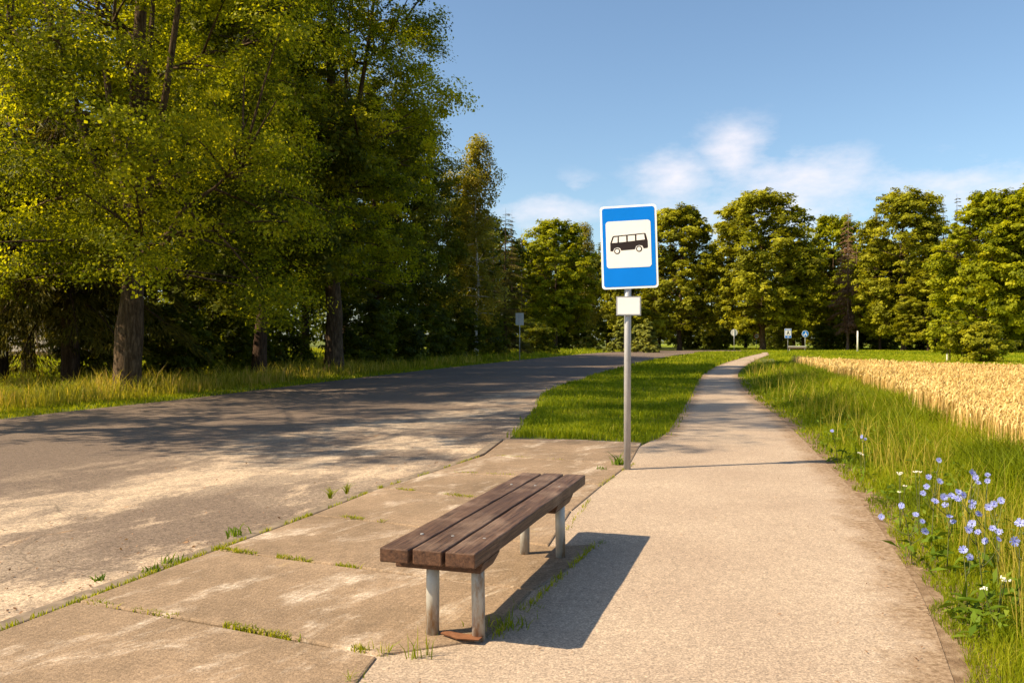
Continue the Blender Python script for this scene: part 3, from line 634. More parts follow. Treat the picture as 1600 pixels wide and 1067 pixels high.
# the lindens along the road
t1 = broadleaf('linden_tree', 11, 18.5, 5.6, 3.6, .325, 200, 190000, .092, M['leaf'], M['bark'], prof=tall, clump=.145, flare=1.25, fork=4, skirt=10, bulge=.22)
put(t1, P(198, 613), .6, 1, 'big old linden with a thick swollen pale trunk at the road edge', RD)
t0 = broadleaf('linden_tree', 12, 18.5, 5.6, 4.6, .34, 120, 30000, .15, M['leaf'], M['bark'], prof=tall, clump=.16, flare=1.25); put(t0, (-14.6, 11.6), 2.4, .88, sz=1.06, label= 'tall linden left of the swollen trunk, throwing its shade over the lay-by', group=RD)
t2 = broadleaf('linden_tree', 23, 24, 5.4, 4.8, .40, 200, 150000, .125, M['leaf'], M['bark'], prof=tall, clump=.145, fork=3, skirt=8)
put(t2, P(520, 581), 1.1, 1, 'tallest linden with a straight dark trunk, in the middle of the roadside row', RD)
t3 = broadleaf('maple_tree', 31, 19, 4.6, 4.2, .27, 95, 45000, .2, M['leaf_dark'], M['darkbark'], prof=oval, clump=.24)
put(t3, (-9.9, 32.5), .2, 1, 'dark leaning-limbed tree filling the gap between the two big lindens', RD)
put(copy_tree(t2), at(415, 47), 3.6, .9, 'tall leafy linden whose crown joins those of the swollen and the tallest linden', RD)
put(copy_tree(t2), at(300, 44), 5.2, .86, 'tall linden standing back between the spruce and the swollen linden', RD)
DF = 'dark wood behind the roadside lindens'
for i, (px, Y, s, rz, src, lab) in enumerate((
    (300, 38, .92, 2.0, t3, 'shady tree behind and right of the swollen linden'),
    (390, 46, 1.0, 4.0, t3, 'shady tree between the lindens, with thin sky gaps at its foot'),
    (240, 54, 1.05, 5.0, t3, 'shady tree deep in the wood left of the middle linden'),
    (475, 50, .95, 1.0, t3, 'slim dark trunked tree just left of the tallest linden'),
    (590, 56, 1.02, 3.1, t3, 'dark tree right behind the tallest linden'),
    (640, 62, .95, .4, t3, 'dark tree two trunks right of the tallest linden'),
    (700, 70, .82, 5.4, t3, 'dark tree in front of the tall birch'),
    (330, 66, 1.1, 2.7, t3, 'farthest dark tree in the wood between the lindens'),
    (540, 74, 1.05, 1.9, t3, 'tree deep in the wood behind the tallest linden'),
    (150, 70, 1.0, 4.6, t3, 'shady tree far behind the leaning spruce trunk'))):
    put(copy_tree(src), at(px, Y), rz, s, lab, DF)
s1 = spruce('spruce_tree', 3, 21, 4.2, 2.4, .27, 85000, M['needle'], M['darkbark'], sag=.75, ql=.24)
put(s1, at(104, 26.5), .7, 1, 'old spruce with a dark trunk and long drooping olive branches at far left', 'spruces')
put(copy_tree(s1), at(38, 35), 1.6, .95, 'spruce behind the leftmost lawn, hiding most of the brick house', 'spruces')
put(copy_tree(s1), at(-6, 27), 2.6, 1.0, 'spruce at the left edge of the photo, its brown drooping boughs hanging over the lawn', 'spruces')
br = broadleaf('birch_tree', 52, 17.5, 2.5, 3.5, .16, 80, 17000, .19, M['leaf_birch'], M['birchbark'], prof=lambda u: np.clip((1-u)**.55*1.05, .08, 1), clump=.3, droop=.9, shell=.8)
put(br, at(744, 66), .3, 1.02, 'tall slender yellow-green birch at the end of the roadside wood', 'birches')
put(copy_tree(br), at(722, 78), 2.3, .86, 'smaller birch half hidden left of the tall slender birch', 'birches')
put(copy_tree(br), at(912, 132), 1.3, 1.16, 'thin drooping birch just left of the bus stop sign', 'birches')
s2 = spruce('spruce_tree', 8, 14, 2.7, .8, .17, 16000, M['needle'], M['darkbark'], sag=.3, ql=.42)
put(s2, at(793, 76), .2, .97, 'dark spruce standing below the tall birch where the road bends', 'spruces')
put(copy_tree(s2), at(768, 88), 3.0, .95, 'spruce squeezed between the birch and the roadside spruce', 'spruces')
sd = spruce('dead_spruce', 15, 18, 1.5, 7.0, .12, 350, M['deadneedle'], M['deadbark'], dead=.9, sag=.12, ql=.4, levels=13)
DS = 'dead spruces'
put(sd, at(801, 112), .2, 1.05, 'bare dead spruce top rising left of the bright maple', DS, sz=1.06)
put(copy_tree(sd), at(815, 115), 2.2, .95, 'shorter bare dead spruce beside the taller dead one across the road', DS)
sd2 = spruce('dead_spruce', 16, 20, 2.5, 3.0, .2, 7500, M['deadneedle'], M['deadbark'], dead=.3, sag=.5, ql=.7, levels=34)
put(sd2, at(1325, 120), .9, 1.03, 'dead spruce with brown hanging needles between the big green crowns', DS)
put(copy_tree(sd), at(1340, 124), .9, 1.04, 'thin bare dead top right beside the brown needled spruce', DS)
# far lindens and maples
fa = broadleaf('far_linden', 61, 24, 7.0, 3.4, .4, 300, 80000, .36, M['leaf_olive'], M['bark'], prof=oval, clump=.15, shell=.4)
fb = broadleaf('far_maple', 62, 20, 6.2, 3.2, .33, 240, 60000, .36, M['leaf_bright'], M['bark'], prof=oval, clump=.17, shell=.4)
fc = broadleaf('far_linden', 63, 22, 5.6, 2.8, .33, 240, 60000, .36, M['leaf_olive'], M['bark'], prof=tall, clump=.17, shell=.4)
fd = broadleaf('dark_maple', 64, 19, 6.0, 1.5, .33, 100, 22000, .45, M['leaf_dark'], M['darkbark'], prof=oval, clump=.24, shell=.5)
PK = 'large trees at the edge of the park'
def top(py, Y): return CH + (HY-py)/F*Y
def far(src, px, Y, ytop, H0, rz, lab, wid=1.0, first=False):
    o = src if first else copy_tree(src); s = top(ytop, Y)/H0
    put(o, at(px, Y), rz, s*wid, lab, PK, sz=s)
far(fa, 1192, 119, 298, 24, .5, 'broad domed olive linden, the biggest crown right of the bus stop sign', 1.12, True)
far(fc, 1062, 126, 322, 22, 1.0, 'rounded olive linden directly behind the bus stop sign', 1.12, True)
far(copy_tree(fb), 868, 118, 345, 20, 3.4, 'bright green maple where the road bends out of sight', .95, True)
far(fb, 1548, 92, 300, 20, 1.2, 'large bright green maple near the right edge of the photo', 1.0, True)
far(fb, 1630, 88, 285, 20, 4.0, 'bright green maple cut off by the right edge of the photo', 1.0)
far(fb, 1300, 132, 338, 20, 2.0, 'slimmer green maple left of the brown dead spruce', .85)
far(fa, 1412, 112, 296, 24, 2.2, 'olive linden with a pointed crown right of the brown dead spruce', .96)
far(fc, 1375, 118, 372, 22, 3.2, 'lower olive linden under the brown dead spruce', .8)
far(fc, 1450, 106, 420, 22, 5.2, 'low spreading olive linden in front of the two spruce tops', 1.25)
far(fa, 985, 140, 352, 24, 4.4, 'olive linden half hidden behind the bus stop sign', .8)
far(fa, 1255, 138, 385, 24, 1.4, 'lower linden tucked right of the broad domed crown', 1.0)
sp3 = spruce('far_spruce', 18, 24, 3.0, 1.5, .25, 12000, M['needle'], M['darkbark'], sag=.3, ql=.8)
put(sp3, at(1474, 132), .2, top(312, 132)/24, 'narrow spruce top between the pointed linden and the bright maple', 'spruces')
put(copy_tree(sp3), at(1497, 128), 2.2, top(302, 128)/24, 'dark spruce top touching the bright maple', 'spruces')
put(copy_tree(sp3), at(1368, 134), 4.2, top(322, 134)/24, 'spruce tip poking up left of the pointed linden', 'spruces')
BW = 'dark trees closing the park behind the big crowns'
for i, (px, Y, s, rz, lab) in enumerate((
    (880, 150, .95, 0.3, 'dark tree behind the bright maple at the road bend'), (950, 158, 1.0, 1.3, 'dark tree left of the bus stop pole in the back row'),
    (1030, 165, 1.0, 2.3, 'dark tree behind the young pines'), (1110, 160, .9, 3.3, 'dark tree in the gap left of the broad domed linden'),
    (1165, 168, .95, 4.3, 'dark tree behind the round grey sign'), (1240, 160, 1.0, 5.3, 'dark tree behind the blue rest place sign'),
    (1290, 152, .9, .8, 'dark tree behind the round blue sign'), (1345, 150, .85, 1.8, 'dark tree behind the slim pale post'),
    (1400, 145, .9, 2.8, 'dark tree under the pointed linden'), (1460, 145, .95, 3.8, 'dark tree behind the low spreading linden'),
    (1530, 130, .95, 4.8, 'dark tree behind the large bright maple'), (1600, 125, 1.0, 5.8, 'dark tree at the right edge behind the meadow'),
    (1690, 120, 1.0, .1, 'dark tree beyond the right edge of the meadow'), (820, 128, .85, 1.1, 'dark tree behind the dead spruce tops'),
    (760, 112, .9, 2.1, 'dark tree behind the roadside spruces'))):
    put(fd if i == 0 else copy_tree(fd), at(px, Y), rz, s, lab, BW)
rw = np.random.default_rng(88); n = 30000; X = rw.uniform(-170, 230, n); hh = 9 + 6*np.sin(X*.13)*np.sin(X*.047+1) + 2.5*np.sin(X*.51)
c = np.stack([X, 215 + rw.normal(size=n)*7, hh*rw.random(n)**.7], 1)
tag(quads('distant_wood', leaf_quads(c, norm(rw.normal(size=(n, 3))+np.array([-.3, -.4, .5])), rw.uniform(.7, 1.6, n), rw), np.clip(.45+rw.normal(size=n)*.2, 0, 1), M['leaf_dark']), 'dark distant wood closing the horizon behind the trees', 'wood', kind='stuff')
# shrubs, young pines, sapling
sh = broadleaf('shrub', 71, 2.6, 1.55, .15, .05, 55, 9000, .15, M['leaf_olive'], M['darkbark'], prof=oval, clump=.26, flare=1.1)
put(sh, P(1532, 567), .4, 1, 'round olive shrub on the meadow at the edge of the wheat', 'shrubs', 'shrub')
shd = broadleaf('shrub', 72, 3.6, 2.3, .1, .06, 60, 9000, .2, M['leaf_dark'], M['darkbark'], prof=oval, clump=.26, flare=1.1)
US = 'undergrowth shrubs below the trees'
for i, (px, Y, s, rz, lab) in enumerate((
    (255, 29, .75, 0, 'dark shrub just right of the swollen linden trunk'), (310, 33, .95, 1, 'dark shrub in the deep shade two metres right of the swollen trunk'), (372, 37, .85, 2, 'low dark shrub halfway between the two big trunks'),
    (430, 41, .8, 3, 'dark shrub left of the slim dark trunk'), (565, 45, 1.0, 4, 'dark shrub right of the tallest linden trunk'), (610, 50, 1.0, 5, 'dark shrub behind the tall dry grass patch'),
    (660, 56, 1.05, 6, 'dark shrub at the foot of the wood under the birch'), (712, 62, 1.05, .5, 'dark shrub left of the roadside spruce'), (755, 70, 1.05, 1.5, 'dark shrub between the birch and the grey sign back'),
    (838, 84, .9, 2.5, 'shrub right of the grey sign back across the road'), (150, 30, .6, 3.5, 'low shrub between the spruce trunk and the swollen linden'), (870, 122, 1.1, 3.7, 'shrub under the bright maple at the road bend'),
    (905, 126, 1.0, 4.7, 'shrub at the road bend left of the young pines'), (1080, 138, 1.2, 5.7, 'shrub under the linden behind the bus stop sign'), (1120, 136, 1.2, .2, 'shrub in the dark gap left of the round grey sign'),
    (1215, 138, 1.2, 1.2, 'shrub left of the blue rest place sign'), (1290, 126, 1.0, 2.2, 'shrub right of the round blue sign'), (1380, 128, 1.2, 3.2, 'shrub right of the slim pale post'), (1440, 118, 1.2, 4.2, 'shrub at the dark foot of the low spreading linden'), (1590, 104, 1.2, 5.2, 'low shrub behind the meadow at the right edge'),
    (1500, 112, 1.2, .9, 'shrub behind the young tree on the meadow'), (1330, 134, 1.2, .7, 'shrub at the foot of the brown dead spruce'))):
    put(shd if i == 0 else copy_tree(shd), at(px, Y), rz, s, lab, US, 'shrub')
yw = broadleaf('yellow_shrub', 74, 1.9, 1.6, .05, .04, 40, 4000, .3, M['drygrass'], M['darkbark'], prof=oval, clump=.28)
put(yw, at(917, 118), 0, 1, 'low yellow-green shrub at the road bend in front of the dark wood', 'shrubs', 'shrub')
yp = broadleaf('young_pine', 73, 4.4, 1.9, .2, .07, 60, 9000, .26, M['pine'], M['darkbark'], prof=cone, clump=.2, flare=1.1)
put(yp, at(972, 104), 0, .98, 'young pine left of the bus stop pole across the road', 'young pines')
put(copy_tree(yp), at(1012, 100), 2, .9, 'young pine right of the bus stop pole across the road', 'young pines')
put(copy_tree(yp), at(996, 108), 4, .8, 'small young pine partly hidden behind the bus stop pole', 'young pines')
sa_ = broadleaf('young_tree', 75, 3.3, 1.2, .8, .04, 40, 4500, .17, M['leaf_bright'], M['bark'], prof=oval, clump=.3)
put(sa_, P(1484, 566), 0, 1, 'young bright green tree tied to a pale stake on the meadow', 'young trees')
p = P(1480, 565); e = empty('tree_stake', tuple(p), 'short pale wooden stake beside the young tree', 'stake'); b = MB(); b.tube([(0, 0, -.1), (0, 0, .9)], .06, 8); b.build('post', M['postwhite'], e)
b = MB(); b.box((0, 0, .62), (1, 0, 0), (0, 1, 0), (0, 0, 1), .16, .07, .03); b.build('tie', M['postwhite'], e)

# ------------------------------------------------------------------ grass, wheat, weeds
def inpoly(x, y, poly):
    r_ = np.zeros(len(x), bool); n = len(poly); j = n-1
    for i in range(n):
        xi, yi = poly[i][:2]; xj, yj = poly[j][:2]
        with np.errstate(divide='ignore', invalid='ignore'):
            r_ ^= ((yi > y) != (yj > y)) & (x < (xj-xi)*(y-yi)/(yj-yi+1e-12)+xi)
        j = i
    return r_
def scatter(n, z0, z1, s0, s1, poly, r, excl=(), pw=0):
    Y = z0*(z1/z0)**r.random(n); X = Y*r.uniform(s0, s1, n); k = inpoly(X, Y, poly)
    for e_ in excl: k &= ~inpoly(X, Y, e_)
    return X[k], Y[k]
def vnoise(x, y, s, seed):
    r = np.random.default_rng(seed); g = r.random((64, 64)); fx, fy = np.mod(x/s, 63), np.mod(y/s, 63); i, j = fx.astype(int), fy.astype(int); u, v = fx-i, fy-j
    u = u*u*(3-2*u); v = v*v*(3-2*v); i2, j2 = (i+1) % 64, (j+1) % 64
    return (g[i, j]*(1-u)+g[i2, j]*u)*(1-v) + (g[i, j2]*(1-u)+g[i2, j2]*u)*v
def blades(X, Y, z, h, wd, tint, r, bend=.5):
    n = len(X); a = r.uniform(0, 6.28, n); ld = r.uniform(0, 6.28, n); lean = bend*h*r.random(n)
    bx, by = np.cos(a)*wd*.5, np.sin(a)*wd*.5; lx, ly = np.cos(ld)*lean, np.sin(ld)*lean
    V = np.empty((n, 2, 4, 3)); B = np.stack([X, Y, np.full(n, z)], 1); Wd = np.stack([bx, by, 0*bx], 1)
    Mi = B + np.stack([lx*.35, ly*.35, h*.58], 1); T = B + np.stack([lx, ly, h*(1-.25*bend*r.random(n))], 1)
    V[:, 0, 0] = B-Wd; V[:, 0, 1] = B+Wd; V[:, 0, 2] = Mi+Wd*.8; V[:, 0, 3] = Mi-Wd*.8
    V[:, 1, 0] = Mi-Wd*.8; V[:, 1, 1] = Mi+Wd*.8; V[:, 1, 2] = T+Wd*.08; V[:, 1, 3] = T-Wd*.08
    return V.reshape(-1, 4, 3), np.repeat(tint, 2)
def stuff(name, V, t_, m, label, cat): return tag(quads(name, V, t_, m), label, cat, kind='stuff')
r = np.random.default_rng(77)
# middle verge
X, Y = scatter(150000, 10.8, 112, -.1, .42, vergePoly, r)
X = X + r.normal(size=len(X))*.05; Y = Y + r.normal(size=len(Y))*.06
h = .05 + .07*vnoise(X, Y, .8, 1) + .045*r.random(len(X)); h *= np.clip(Y/25, 1, 1.8)
V, t_ = blades(X, Y, -.02, h, np.clip(.0011*Y, .006, .12), np.clip(.18+.55*vnoise(X, Y, 1.3, 2)+r.normal(size=len(X))*.15, 0, 1), r)
stuff('verge_grass', V, t_, M['grass'], 'bright mown grass on the verge between the road and the footpath', 'grass')
# right strip
strip = [tuple(p) for p in pathR] + [(60, 98), (16, 60), (14.9, 43.5), (12.1, 30), (10.0, 21.5), (8.3, 15.5), (6.9, 11.5), (5.85, 8.6), (5.1, 6.2), (4.7, 4.2), (4.6, -2)]
edge = np.array([p[:2] for p in pathR])
def edged(X, Y):
    ey = np.argsort(edge[:, 1]); return X - np.interp(Y, edge[ey, 1], edge[ey, 0])
X, Y = scatter(430000, 1.5, 110, .18, 1.1, strip, r); d = edged(X, Y); k = d > -.09+.28*vnoise(X, Y, .25, 9); k |= Y > 30; X, Y, d = X[k], Y[k], d[k]
h = (.06 + .36*np.clip(d/1.5, 0, 1))*(.55+.7*vnoise(X, Y, .6, 3))*r.uniform(.5, 1.25, len(X)); h *= np.clip(1.15-(Y-14)/45, .55, 1)
V, t_ = blades(X, Y, -.02, h, np.clip(.0010*Y, .0035, .1), np.clip(.10+.55*vnoise(X, Y, .7, 4)+r.normal(size=len(X))*.15, 0, 1), r, .8)
stuff('tall_grass', V, t_, M['grass'], 'tall green and yellowing grass beside the right edge of the footpath', 'grass')
X, Y = scatter(13000, 2.6, 60, .18, .75, strip, r); d = edged(X, Y); k = (d > .35) & (vnoise(X, Y, .9, 21) > .4); X, Y = X[k], Y[k]
V, t_ = blades(X, Y, -.02, r.uniform(.3, .62, len(X)), np.clip(.0007*Y, .0025, .05), np.clip(.55+.3*r.random(len(X)), 0, 1), r, .5)
stuff('seeding_grass', V, t_, M['drygrass'], 'thin straw coloured seed stalks standing above the green grass by the wheat', 'grass')
# broad weed leaves near the path edge
X, Y = scatter(16000, 2.8, 30, .18, .72, strip, r); d = edged(X, Y); k = (d > .08) & (d < 1.5) & (vnoise(X, Y, .45, 6) > .5); X, Y = X[k], Y[k]; n = len(X)
c = np.stack([X, Y, r.uniform(.02, .24, n)*np.clip(edged(X, Y)/.5, .25, 1)], 1); nr = norm(np.array([0, 0, 1.]) + r.normal(size=(n, 3))*.5)
stuff('weed_leaves', leaf_quads(c, nr, r.uniform(.035, .10, n), r, asp=.34), np.clip(.5+r.normal(size=n)*.25, 0, 1), M['weed'], 'low broad leaved weeds spilling over the soil along the footpath', 'weeds')
# dark thistle clump where the field corner meets the path is part of the tall growth
X, Y = scatter(42000, 20, 46, .2, .42, [(9.0, 21), (12.5, 30), (15.4, 43.5), (13.6, 43.5), (10.6, 30), (8.2, 21)], r)
V, t_ = blades(X, Y, -.02, (.2+.3*vnoise(X, Y, 1.2, 8))*r.uniform(.6, 1.2, len(X)), .0012*Y, np.clip(.05+.4*r.random(len(X)), 0, 1), r, .6)
stuff('rank_growth', V, t_, M['grass'], 'rank dark green growth at the corner where the wheat meets the footpath', 'weeds')
# left roadside
RL = np.array(roadL); leftPoly = [tuple(p) for p in roadL] + [(70, 160), (-60, 160), (-60, -12)]
def leftd(X, Y): return np.interp(Y, RL[:, 1], RL[:, 0]) - X
X, Y = scatter(190000, 12, 120, -.85, .25, leftPoly, r); d = leftd(X, Y); k = d > .03; X, Y, d = X[k], Y[k], d[k]
h = (.07+.03*r.random(len(X))) + np.clip((d-.7)/2.2, 0, 1)*.38*vnoise(X, Y, 1.0, 12)*r.uniform(.5, 1.2, len(X)); h *= np.clip(Y/40, 1, 1.6)
tn = np.clip(.28+.5*vnoise(X, Y, 1.6, 13)+r.normal(size=len(X))*.15, 0, 1)
V, t_ = blades(X, Y, ZG, h, np.clip(.0011*Y, .008, .13), tn, r, .8)
stuff('roadside_grass', V, t_, M['grass'], 'green grass along the far side of the road under the trees', 'grass')
X, Y = scatter(90000, 13, 62, -.8, .02, leftPoly, r); d = leftd(X, Y); k = (d > 1.0) & (d < 8) & (vnoise(X, Y, 1.7, 14)+.25*(d < 3.5) > .55); X, Y, d = X[k], Y[k], d[k]
V, t_ = blades(X, Y, ZG, r.uniform(.15, .75, len(X))*(.5+.8*vnoise(X, Y, .8, 51)), np.clip(.0008*Y, .006, .06), np.clip(.25+.55*vnoise(X, Y, .9, 15)+r.normal(size=len(X))*.2, 0, 1), r, .7)
stuff('dry_grass', V, t_, M['drygrass'], 'tall dry yellow grass growing round the roadside trunks', 'grass')
# meadow
X, Y = scatter(80000, 27, 150, .24, .75, [(14.8, 46), (15.2, 32), (17.2, 27.2), (30, 16), (60, 8), (130, 20), (140, 300), (33, 300), (33, 108)], r)
V, t_ = blades(X, Y, 0, .10+.06*r.random(len(X)), .0014*Y, np.clip(.35+.35*vnoise(X, Y, 5, 16)+r.normal(size=len(X))*.12, 0, 1), r, .9)
stuff('meadow_grass', V, t_, M['grass'], 'short mown grass behind the wheat field', 'grass')
# wheat: stalk, leaf and bent ear
X, Y = scatter(150000, 3.2, 45, .3, .9, wheatPoly, r)
we = np.array(wheatPoly[:9]); dw = X - np.interp(Y, we[:, 1], we[:, 0]); k = dw > .75*r.random(len(X))*vnoise(X, Y, .5, 41); X, Y = X[k], Y[k]; n = len(X); hw = .50 + .05*vnoise(X, Y, 2.5, 17) + .035*r.normal(size=n)
wd = np.clip(.0007*Y, .0028, .05); a = r.uniform(0, 6.28, n); ld = r.normal(.3, .9, n); dx, dy = np.cos(ld), np.sin(ld)
B = np.stack([X, Y, np.zeros(n)], 1); W = np.stack([np.cos(a)*wd*.5, np.sin(a)*wd*.5, 0*a], 1); D = np.stack([dx, dy, 0*dx], 1)
T = B + D*.05 + np.array([0, 0, 1.])*hw[:, None]; E1 = T + D*.028 + np.array([0, 0, .045]); E2 = E1 + D*.05 + np.array([0, 0, 1.])*r.uniform(-.05, .03, n)[:, None]
W3 = W*np.clip(2.5 - Y*.03, 1.4, 2.5)[:, None]
V = np.stack([np.stack([B-W, B+W, T+W, T-W], 1), np.stack([T-W, T+W, E1+W3, E1-W3], 1), np.stack([E1-W3, E1+W3, E2+W*.6, E2-W*.6], 1)], 1).reshape(-1, 4, 3)
tw = np.clip(.5+.3*(vnoise(X, Y, 1.8, 18)-.5)+r.normal(size=n)*.2, 0, 1)
we_x = lambda y: np.interp(y, we[:, 1], we[:, 0])
Yw = 3.6*(43/3.6)**r.random(34000); Xw = we_x(Yw) + r.normal(size=len(Yw))*.30*(.6+Yw/30) - .12
Vw, tw_ = blades(Xw, Yw, -.02, (.22+.36*vnoise(Xw, Yw, .7, 61))*r.uniform(.6, 1.15, len(Xw)), np.clip(.0011*Yw, .004, .05), np.clip(.12+.6*vnoise(Xw, Yw, .9, 62)+r.normal(size=len(Xw))*.15, 0, 1), r, .9)
stuff('field_edge_weeds', Vw, tw_, M['grass'], 'ragged green weeds and grasses growing into the edge of the wheat', 'weeds')
stuff('wheat', V, np.stack([tw*.7, tw, tw], 1).ravel(), M['wheat'], 'ripe golden wheat filling the field on the right', 'wheat')

# ------------------------------------------------------------------ chicory, yarrow, tufts, litter
def petals(n, rad, r):
    V = []
    for k in range(n):
        a = 2*math.pi*k/n + r.normal()*.06; l = rad*r.uniform(.86, 1.08); d = np.array([math.cos(a), math.sin(a), 0]); s = np.array([-d[1], d[0], 0])*rad*.13; up = np.array([0, 0, 1.])*rad*r.uniform(.1, .32)
        V.append([d*rad*.08-s*.4, d*rad*.08+s*.4, d*l+s+up, d*l-s+up])
    return np.array(V)
rf = np.random.default_rng(9)
def basis(nv):
    nv = np.array(nv)/np.linalg.norm(nv); x = np.cross([0, 1., .2], nv); x /= np.linalg.norm(x); return np.stack([x, np.cross(nv, x), nv], 1)
CH_ = 'chicory plants in the grass beside the footpath'
plants = (((1455, 868), 'chicory with a high single bloom left of the thick cluster', ((1467, 719), (1448, 760), (1468, 752), (1451, 745), (1442, 770))),
          ((1425, 880), 'low chicory with blooms leaning over the soil at the footpath edge', ((1409, 790), (1377, 807), (1441, 814), (1445, 830), (1431, 804))),
          ((1480, 900), 'chicory with a row of small lilac blooms in the middle of the cluster', ((1461, 783), (1477, 789), (1475, 776), (1487, 775), (1484, 807), (1489, 815))),
          ((1512, 905), 'tall chicory topped by a diagonal string of three blooms', ((1498, 769), (1505, 773), (1497, 779), (1519, 739), (1525, 746), (1528, 754))),
          ((1537, 900), 'tall chicory with a stacked pair of pale blooms at its top', ((1543, 742), (1543, 751), (1519, 791), (1519, 785), (1529, 803))),
          ((1560, 930), 'chicory leaning right with three blooms in a rising line', ((1564, 782), (1553, 787), (1545, 792), (1551, 825), (1561, 831))),
          ((1537, 950), 'chicory with the largest low blooms right of centre in the cluster', ((1519, 818), (1513, 827), (1528, 831), (1540, 845), (1560, 842))),
          ((1592, 965), 'nearest chicory at the right edge with one big round bloom', ((1585, 845), (1594, 817))),
          ((1512, 965), 'short chicory with the two lowest violet blooms', ((1505, 859), (1515, 870))),
          ((1352, 752), 'lone far chicory with two blooms in the grass by the footpath', ((1347, 682), (1352, 686))),
          ((1308, 722), 'farthest thin chicory with one dark blue bloom by the footpath', ((1300, 673),)))
for (gx, gy), lab, fl in plants:
    g = P(gx, gy); e = empty('chicory_plant', tuple(g), lab, 'flower', CH_)
    st = MB(); pts = []
    zt = [(fx, fy, g[1] + rf.uniform(-.12, .12)) for fx, fy in fl]
    loc = [np.array([(fx-800)/F*Y_, Y_, CH-(fy-HY)/F*Y_]) - g for fx, fy, Y_ in zt]; hi = max(loc, key=lambda q: q[2])
    main = bez(np.zeros(3), np.array([hi[0]*.2, hi[1]*.2, hi[2]*.6]), hi*np.array([1, 1, .98]), 8); st.tube(main, np.linspace(.0035, .0016, 8), 6)
    for q in loc:
        if q is hi: continue
        c = main[main[:, 2] < max(q[2]-.02, .03)]; a = c[-1] if len(c) else main[0]; a = main[max(0, len(c)-2)] if len(c) > 2 else a
        st.tube(bez(a, a*.5+q*.5+np.array([(q[0]-a[0])*.3, 0, -.01]), q*np.array([1, 1, .985]), 6), np.linspace(.0026, .0014, 6), 5)
    st.build('stem', M['stem'], e, smooth=True)
    lf = rf.integers(8, 14); c = np.stack([rf.normal(size=lf)*.05, rf.normal(size=lf)*.05, rf.uniform(.02, .14, lf)], 1)
    quads('leaves', leaf_quads(c, norm(np.array([0, 0, 1.])+rf.normal(size=(lf, 3))*.5), rf.uniform(.08, .16, lf), rf, asp=.25), np.clip(.4+rf.normal(size=lf)*.2, 0, 1), M['weed'], e)
    for k in range(rf.integers(3, 6)):
        bd = MB()
        q = main[rf.integers(3, 8)] + np.array([rf.normal()*.012, rf.normal()*.012, rf.uniform(-.01, .012)])
        bd.tube([q, q+(.001, 0, .006), q+(.002, 0, .013)], [.0028, .0048, .0018], 6)
        bd.build('bud', M['stem'], e, smooth=True)
    for q in loc:
        nv = np.array([-.3, -.75, .55]) + rf.normal(size=3)*.3; Bm = basis(nv); rad = rf.uniform(.016, .023)
        if (gx, gy) == (1592, 965): rad *= 1.15
        if gy < 760: rad *= .95
        fo = quads('bloom', petals(15, rad, rf) @ Bm.T + q, rf.random(15), M['petal'], e)
        em = MB(); em.tube([q-Bm[:, 2]*.004, q+Bm[:, 2]*.005], [.0045, .003], 7); em.build('stamens', M['flowereye'], fo)
for (gx, gy), lab, fl in (((1406, 830), 'small white yarrow left of the chicory cluster', ((1404, 740), (1409, 739), (1404, 768), (1410, 757))),
                          ((1436, 840), 'white yarrow with two flat heads above the yellow grass', ((1431, 737), (1442, 739))),
                          ((1556, 985), 'white yarrow low in the grass right of the soil edge', ((1559, 898), (1564, 903), (1531, 916))),
                          ((1345, 745), 'distant white yarrow beside the lone chicory', ((1343, 707), (1345, 709)))):
    g = P(gx, gy); e = empty('yarrow_plant', tuple(g), lab, 'flower', 'white yarrow plants'); st = MB(); loc = [np.array([(fx-800)/F*g[1], g[1]+rf.uniform(-.05, .05), CH-(fy-HY)/F*g[1]])-g for fx, fy in fl]
    for q in loc: st.tube(bez(np.zeros(3), q*np.array([.5, .5, .6]), q, 6), np.linspace(.003, .0018, 6), 5)
    st.build('stem', M['stem'], e, smooth=True)
    for q in loc:
        hd = MB()
        for k in range(9):
            o_ = np.array([rf.normal()*.010, rf.normal()*.010, rf.normal()*.002]); hd.tube([q+o_-(0, 0, .003), q+o_+(0, 0, .003)], [.003, .0042], 6)
        hd.build('umbel', M['yarrow'], e)
def tuft(px, py, h, n, sp_, lab, z=.0, m='grass', wd=.005, bend=.9):
    g = P(px, py, z); e_ = np.random.default_rng(int(px*7+py)); x, y = e_.normal(size=n)*sp_, e_.normal(size=n)*sp_
    V, t_ = blades(x, y, -.02, h*e_.uniform(.45, 1.1, n), np.full(n, wd), np.clip(.45+e_.normal(size=n)*.22, 0, 1), e_, bend)
    o = quads('grass_tuft', V, t_, M[m]); o.location = g; return tag(o, lab, 'weed', 'grass tufts in the paving')
tuft(966, 727, .17, 46, .035, 'leafy green tuft at the foot of the bus stop pole', wd=.016, m='weed')
tuft(940, 731, .06, 16, .03, 'tiny weed on the paving left of the bus stop pole', .02, 'weed', .01)
tuft(602, 1021, .09, 22, .02, 'short grass tuft at the paving corner left of the near bench leg')
tuft(643, 1028, .15, 9, .014, 'thin upright grass sprig in front of the near bench leg', bend=.4)
tuft(667, 1025, .16, 14, .016, 'thin upright grass sprig nearest the near bench leg', bend=.4)
tuft(788, 980, .10, 90, .07, 'shaded grass clump right of the near bench leg', wd=.006)
tuft(822, 950, .06, 50, .05, 'small shaded grass clump at the slab edge under the bench')
tuft(936, 848, .05, 40, .03, 'small green tuft at the slab corner in the bench shadow', m='weed')
tuft(545, 1064, .07, 20, .03, 'grass tuft at the bottom edge of the paving')
for px, py, q_ in ((516, 775, 'two spiky weeds'), (542, 768, 'upright spiky weed')):
    tuft(px, py, .13, 44, .006, q_ + ' on the kerb beyond the bench' + (', nearer one' if px == 516 else ', farther one'), m='grass', wd=.007, bend=1.3)
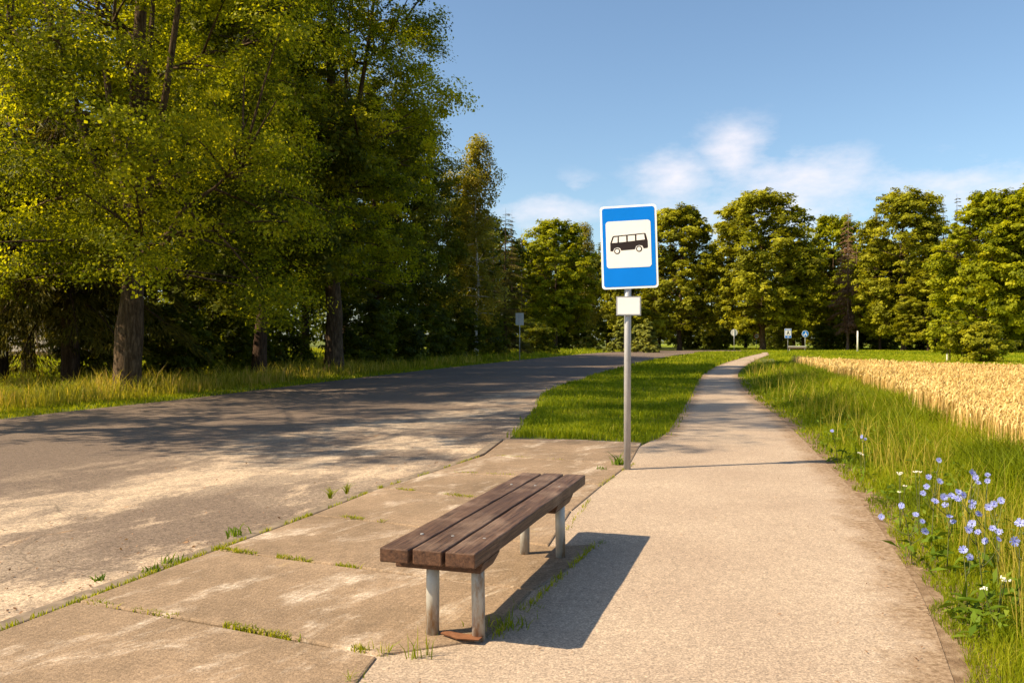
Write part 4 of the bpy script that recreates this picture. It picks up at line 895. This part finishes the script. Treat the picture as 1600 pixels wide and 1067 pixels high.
tuft(367, 834, .09, 30, .04, 'bright weed on the kerb at the second joint', m='weed', wd=.012); tuft(270, 877, .08, 26, .04, 'weed on the kerb halfway along the near slab', m='weed', wd=.012)
tuft(240, 889, .07, 22, .03, 'small weed on the kerb just nearer than the halfway one', m='weed', wd=.012); tuft(156, 906, .07, 14, .02, 'pale weed on the road side of the kerb', ZR, 'weed', .014)
# grass in the joints
VV, TT = [], []
rj = np.random.default_rng(3)
for (a, b_, n, hh) in (((118, 938), (352, 977), 300, .022), ((352, 977), (470, 1000), 300, .024), ((470, 1000), (575, 1020), 240, .035), ((335, 858), (440, 872), 480, .03), ((440, 872), (560, 889), 260, .028), ((484, 804), (600, 816), 480, .028),
                       ((592, 762), (740, 778), 700, .028), ((673, 737), (800, 743), 350, .022), ((754, 711), (880, 719), 260, .02), ((0, 985), (330, 860), 420, .022), ((335, 858), (484, 804), 260, .022), ((484, 804), (592, 762), 200, .02), ((592, 762), (673, 737), 150, .02), ((673, 737), (754, 711), 150, .02), ((770, 1000), (930, 852), 300, .035), ((990, 725), (940, 757), 150, .03), ((940, 757), (870, 848), 120, .03)):
    A, B_ = P(*a), P(*b_); s = rj.random(n); k = vnoise(s*np.linalg.norm(B_-A)+a[0]*.1, s*0+a[1], .16, 33) > .42; s = s[k]; p = A + (B_-A)*s[:, None] + rj.normal(size=(len(s), 3))*.010
    V, t_ = blades(p[:, 0], p[:, 1], -.01, hh*rj.uniform(.4, 1.4, len(s))+.012, np.full(len(s), .006), np.clip(.62+rj.normal(size=len(s))*.2, 0, 1), rj, 1.0); VV.append(V); TT.append(t_)
stuff('joint_grass', np.concatenate(VV), np.concatenate(TT), M['grass'], 'yellow green grass and moss growing in the paving joints', 'grass')
# litter: dry leaves, twigs and grit
n = 1500; X, Y = scatter(6000, 2.9, 22, -.6, .5, [tuple(p) for p in pathL] + [tuple(p) for p in pathR[::-1]], r); k = r.random(len(X)) < .05+.9*np.exp(-np.abs(edged(X, Y))/.22); X, Y = X[k], Y[k]; n = len(X)
V1 = leaf_quads(np.stack([X, Y, np.full(n, .008)], 1), norm(np.array([0, 0, 1.])+r.normal(size=(n, 3))*.25), r.uniform(.006, .03, n), r, asp=.4)
X, Y = scatter(5000, 4, 16, -.8, 0, rp, r); d_ = -((X-K0[0])*KV[0]+(Y-K0[1])*KV[1]); k = (d_ < 3.2) & (r.random(len(X)) < .5*np.exp(-d_/1.2)+.05); X, Y = X[k], Y[k]; n2 = len(X)
V2 = leaf_quads(np.stack([X, Y, np.full(n2, ZR+.008)], 1), norm(np.array([0, 0, 1.])+r.normal(size=(n2, 3))*.3), r.uniform(.008, .035, n2), r, asp=.5)
stuff('litter', np.concatenate([V1, V2]), r.random(n+n2), M['deadneedle'], 'dry brown leaf scraps and twigs scattered along the path edge and kerb', 'litter')
